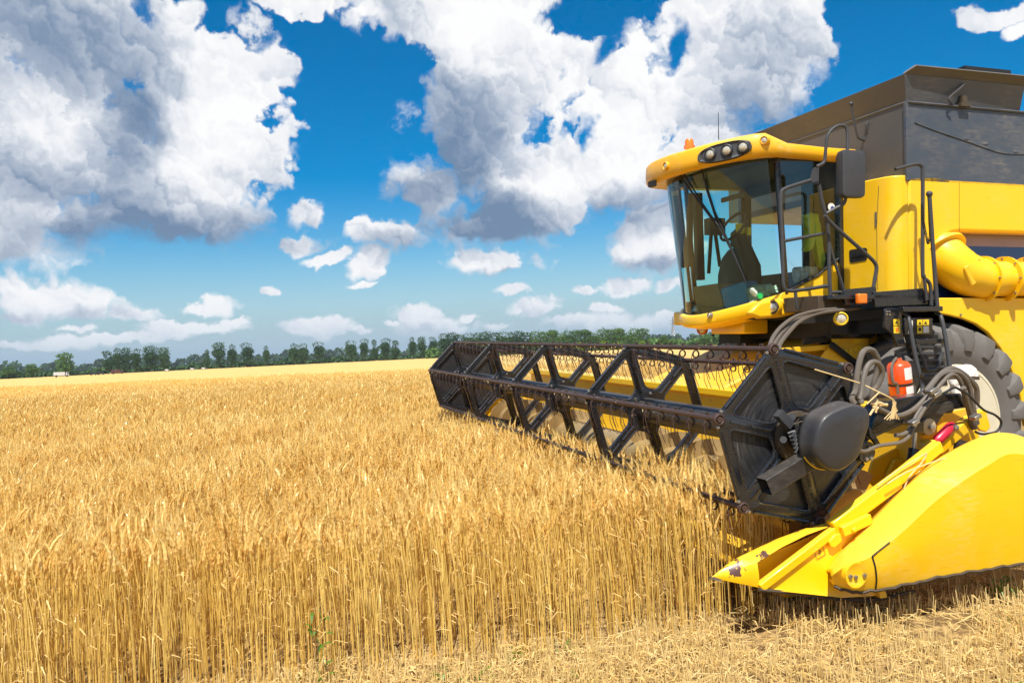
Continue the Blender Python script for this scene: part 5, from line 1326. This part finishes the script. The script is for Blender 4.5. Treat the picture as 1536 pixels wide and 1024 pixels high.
def put_tree(px, top, wpx, kind, label, group, dist=DEPTH, seed=None):
    base_y = 562 - .0472 * px + 1.65 / dist * FPX
    h = (base_y - top) / FPX * dist * 1.0; wd = wpx / FPX * dist
    key = (kind, (seed if seed is not None else int(px)) % 4)
    if key not in protos: protos[key] = (tree_proto(hash(key[1]) + 17 * len(kind), 11.0, 8.0, kind))
    pr = protos[key]
    if key in used_protos: o = copy_tree(pr)
    else: used_protos.add(key); o = pr
    o.location = base_at(px, dist); o.scale = (wd / 8.0, wd / 8.0, h / 11.0); o.rotation_euler = (0, 0, random.uniform(0, 6.28))
    tag(o, label, 'tree', group); return o
G1 = 'scattered trees along the far field edge'
tl = [(96.7, 531.6, 30, 'light', 'lone round bright green tree behind the white truck at the far field edge')]
names = ['first', 'second', 'third', 'fourth', 'fifth']
for i, (x, t, w_) in enumerate([(162, 527, 20), (176, 524, 20), (189, 524, 20), (203.5, 525, 20), (225.6, 521, 27), (245.5, 523, 24)]):
    tl.append((x, t, w_, 'dark', '%s tree from the left in the dark clump of six beside the lone round tree' % ['first', 'second', 'third', 'fourth', 'fifth', 'sixth'][i]))
for x, t, w_, l in [(310.5, 524.5, 12, 'thin sparse pale tree at the left edge of the second far clump'), (329, 515, 26, 'broad dark tree beside the thin pale one in the second far clump'),
                    (348, 517, 18, 'narrower dark tree on the right side of the second far clump'), (371.5, 514.7, 24, 'square-topped dense dark tree standing just right of the second far clump'),
                    (400, 518.7, 14, 'small narrow tree standing alone in the gap of the far tree row'), (440.6, 515, 22, 'left and widest tree of the flat-topped trio before the open gap'),
                    (456, 515, 22, 'middle tree of the flat-topped trio before the open gap'), (479, 513, 24, 'right tree of the flat-topped trio before the open gap'),
                    (527, 510.5, 24, 'first tree right of the open gap, leaning crown, far field edge'), (547, 507.7, 19, 'second tree right of the open gap, tall rounded crown'),
                    (562.5, 507.7, 14, 'third tree right of the open gap, slim crown'), (579, 507, 22, 'fourth tree right of the open gap, full crown'), (594, 509, 18, 'fifth tree right of the open gap, lower than its neighbours'),
                    (620, 504.6, 17, 'tall dark tree left of the reel end, first of a close trio'), (633.5, 504.6, 18, 'tall dark tree left of the reel end, second of a close trio'), (651, 504.6, 19, 'tall dark tree above the far end of the reel, third of a close trio')]:
    tl.append((x, t, w_, 'dark', l))
for x, t, w_, k_, l in tl: put_tree(x, t, w_, k_, l, G1)
G2 = 'trees of the far windbreak row'
for i, x in enumerate(np.arange(667, 968, 12.5)):
    t = 501.5 - (x - 667) / 300 * 8.5 + random.uniform(-1.2, 1.6)
    put_tree(x, t - 2, 27, 'dark' if x < 800 else 'light', 'green tree of even height standing in the long windbreak row behind the reel', G2, dist=330, seed=i)
for x, t, w_, l in ((872, 512, 13, 'leftmost small yellow green tree before the windbreak'), (907, 511, 14, 'small yellow green tree before the windbreak, left one of the middle pair'), (926, 511, 14, 'small yellow green tree before the windbreak, right one of the middle pair'), (964, 511, 13, 'small yellow green tree at the right end of the windbreak')):
    put_tree(x, t, w_, 'young', l, 'young trees before the windbreak', dist=300)
for i, (x, t, w_, l) in enumerate([(1040, 511, 22, 'low green tree left of the rising clump under the cab'), (1058, 505, 28, 'green tree in the rising clump under the cab bumper, second from the left'), (1080, 498, 34, 'tall green tree in the clump under the cab bumper'),
                      (1104, 494, 36, 'taller green tree under the yellow cab step box'), (1130, 492, 36, 'tallest green tree under the cab beside the black feeder'), (1158, 491, 36, 'green tree half hidden behind the chassis under the cab')]):
    put_tree(x, t, w_, 'light', l, 'tree clump under the cab', dist=300, seed=i)
for x, t, w_, l in ((12, 551, 26, 'low bush at the left picture edge of the far hedge'), (48, 547, 26, 'dense dark rounded bush left of the white trailer')):
    put_tree(x, t, w_, 'bush', l, 'bushes at the far field edge')
# undergrowth and the blue-green wood behind
def strip_leaves(name, x0, x1, hpx, dist, mat, n, label, size, dy=0, seed=1):
    rng = np.random.default_rng(seed); mb = MB()
    for _ in range(n):
        px = rng.uniform(x0, x1); hh = hpx / FPX * dist * (.75 + .25 * math.sin(px * .09) + .15 * math.sin(px * .31)); p = base_at(px, dist + rng.uniform(0, 12)) + V(0, 0, hh * rng.uniform(0, 1) ** .8)
        s_ = size * rng.uniform(.5, 1.2); a = V(*rng.normal(size=3)).normalized(); b = a.orthogonal().normalized(); c = a.cross(b)
        mb.add([p - b * s_, p + c * s_ * .7, p + b * s_, p - c * s_ * .7], [(0, 1, 2, 3)])
    o = mb.build(name, mat, None, smooth=False); tag(o, label, 'undergrowth', kind='stuff'); return o
strip_leaves('undergrowth', -150, 700, 8.5, 372, M_LEAFD, 9000, 'dark green undergrowth along the far field edge', 1.0)
strip_leaves('undergrowth', 640, 1250, 15, 345, M_LEAFL, 6000, 'brighter green undergrowth below the windbreak', 1.1, seed=3)
strip_leaves('far_wood', -200, 1500, 17, 1100, M_LEAFD, 7000, 'far blue green wood beyond the field edge', 3.6, seed=5)

# small vehicles standing at the far field edge
M_VW = flat('white_vehicle_paint', (.6, .6, .59), .4); M_VD = flat('dark_vehicle_paint', (.03, .035, .04), .5); M_VR = flat('red_vehicle_paint', (.10, .03, .03), .5)
def vehicle(name, px, dist, wpx, hpx, mat, label, cat, kind):
    o = empty(name); o.location = base_at(px, dist); d = wray(px, 540); o.rotation_euler = (0, 0, math.atan2(-d.x, d.y))
    L = wpx / FPX * dist; H = hpx / FPX * dist; r_ = H * .20
    mb = MB()
    if kind == 'truck':
        mb.box((-L * .12, 0, r_ * 1.2 + H * .38), (L * .70, 2.2, H * .66)); mb.build('load_box', mat, o, bevel=.05)
        mb = MB(); mb.box((L * .38, 0, r_ * 1.2 + H * .33), (L * .22, 2.1, H * .56), taper=.85); c_ = mb.build('cab', mat, o, bevel=.08)
        mb = MB(); mb.box((L * .40, -.98, r_ * 1.2 + H * .45), (L * .14, .2, H * .2)); mb.build('window', M_DARK, c_)
    else:
        mb.box((L * .18, 0, H * .42), (L * .55, .9, H * .34), taper=.8); mb.build('bonnet', mat, o, bevel=.06)
        mb = MB(); mb.box((-L * .2, 0, H * .66), (L * .38, 1.5, H * .6), taper=.85); mb.build('cab', M_DARK, o, bevel=.06)
    for xx, rr in ((-L * .3, r_ * (1.7 if kind == 'tractor' else 1)), (L * .36, r_)):
        for sy in (-1, 1):
            mb = MB(); mb.cyl((xx, sy * 1.0 - .2, rr), (xx, sy * 1.0 + .2, rr), rr, 16); mb.build('wheel', M_DARK, o)
    tag(o, label, cat); return o
vehicle('grain_truck', 91, 300, 19, 7, M_VW, 'white truck parked at the far field edge before the lone round tree', 'truck', 'truck')
vehicle('tractor', 139, 320, 8, 5, M_VD, 'dark tractor at the far field edge, left one of two close together', 'tractor', 'tractor')
vehicle('tractor', 150, 320, 9, 6, M_VD, 'dark tractor at the far field edge, right one of two close together', 'tractor', 'tractor')
vehicle('farm_truck', 175, 320, 16, 6, M_VR, 'dark red truck at the far field edge under the clump of six trees', 'truck', 'truck')
vehicle('van', 250, 330, 6, 3.2, M_VW, 'tiny white van right of the clump of six far trees', 'van', 'truck')
vehicle('van', 288, 335, 6, 3, M_VW, 'tiny pinkish white van left of the second far tree clump, left of another', 'van', 'truck')
vehicle('van', 305, 335, 6, 3, M_VW, 'tiny white van at the foot of the thin pale tree in the second far clump', 'van', 'truck')
# lattice pylon far behind
mb = MB(); H = 38.0; b4 = [V(-3, -3, 0), V(3, -3, 0), V(3, 3, 0), V(-3, 3, 0)]
for i in range(4):
    mb.tube([b4[i], b4[i] * .22 + V(0, 0, H * .75), V(0, 0, H)], .3, 4)
    for k_ in range(5):
        t0, t1 = k_ / 6.5, (k_ + 1) / 6.5; a, b = b4[i].lerp(b4[i] * .2 + V(0, 0, H * .78), t0), b4[(i + 1) % 4].lerp(b4[(i + 1) % 4] * .2 + V(0, 0, H * .78), t1); mb.tube([a, b], .16, 4)
for z, l in ((H * .72, 7), (H * .85, 5)): mb.tube([(-l, 0, z), (l, 0, z)], .3, 4)
o = mb.build('pylon', M_ZINC, None); o.location = base_at(1012, 1150); tag(o, 'grey lattice power pylon on the horizon beyond the trees, left of the cab bumper', 'pylon')

# ------------------------------------------------------------------ summer air
mb = MB(); mb.box((0, 900, 30), (5200, 3400, 62)); 
me = bpy.data.meshes.new('haze'); me.from_pydata(mb.v, [], mb.f); mt = bpy.data.materials.new('summer_haze'); mt.use_nodes = True
nt = NT(mt.node_tree); nt.n.clear(); out = nt.node('ShaderNodeOutputMaterial'); pv = nt.node('ShaderNodeVolumePrincipled')
pv.inputs['Color'].default_value = (.72, .84, 1, 1); pv.inputs['Density'].default_value = .00012; nt.l.new(pv.outputs[0], out.inputs['Volume'])
me.materials.append(mt); o = bpy.data.objects.new('haze', me); COL.objects.link(o); tag(o, 'thin bluish summer haze over the field', kind='stuff')
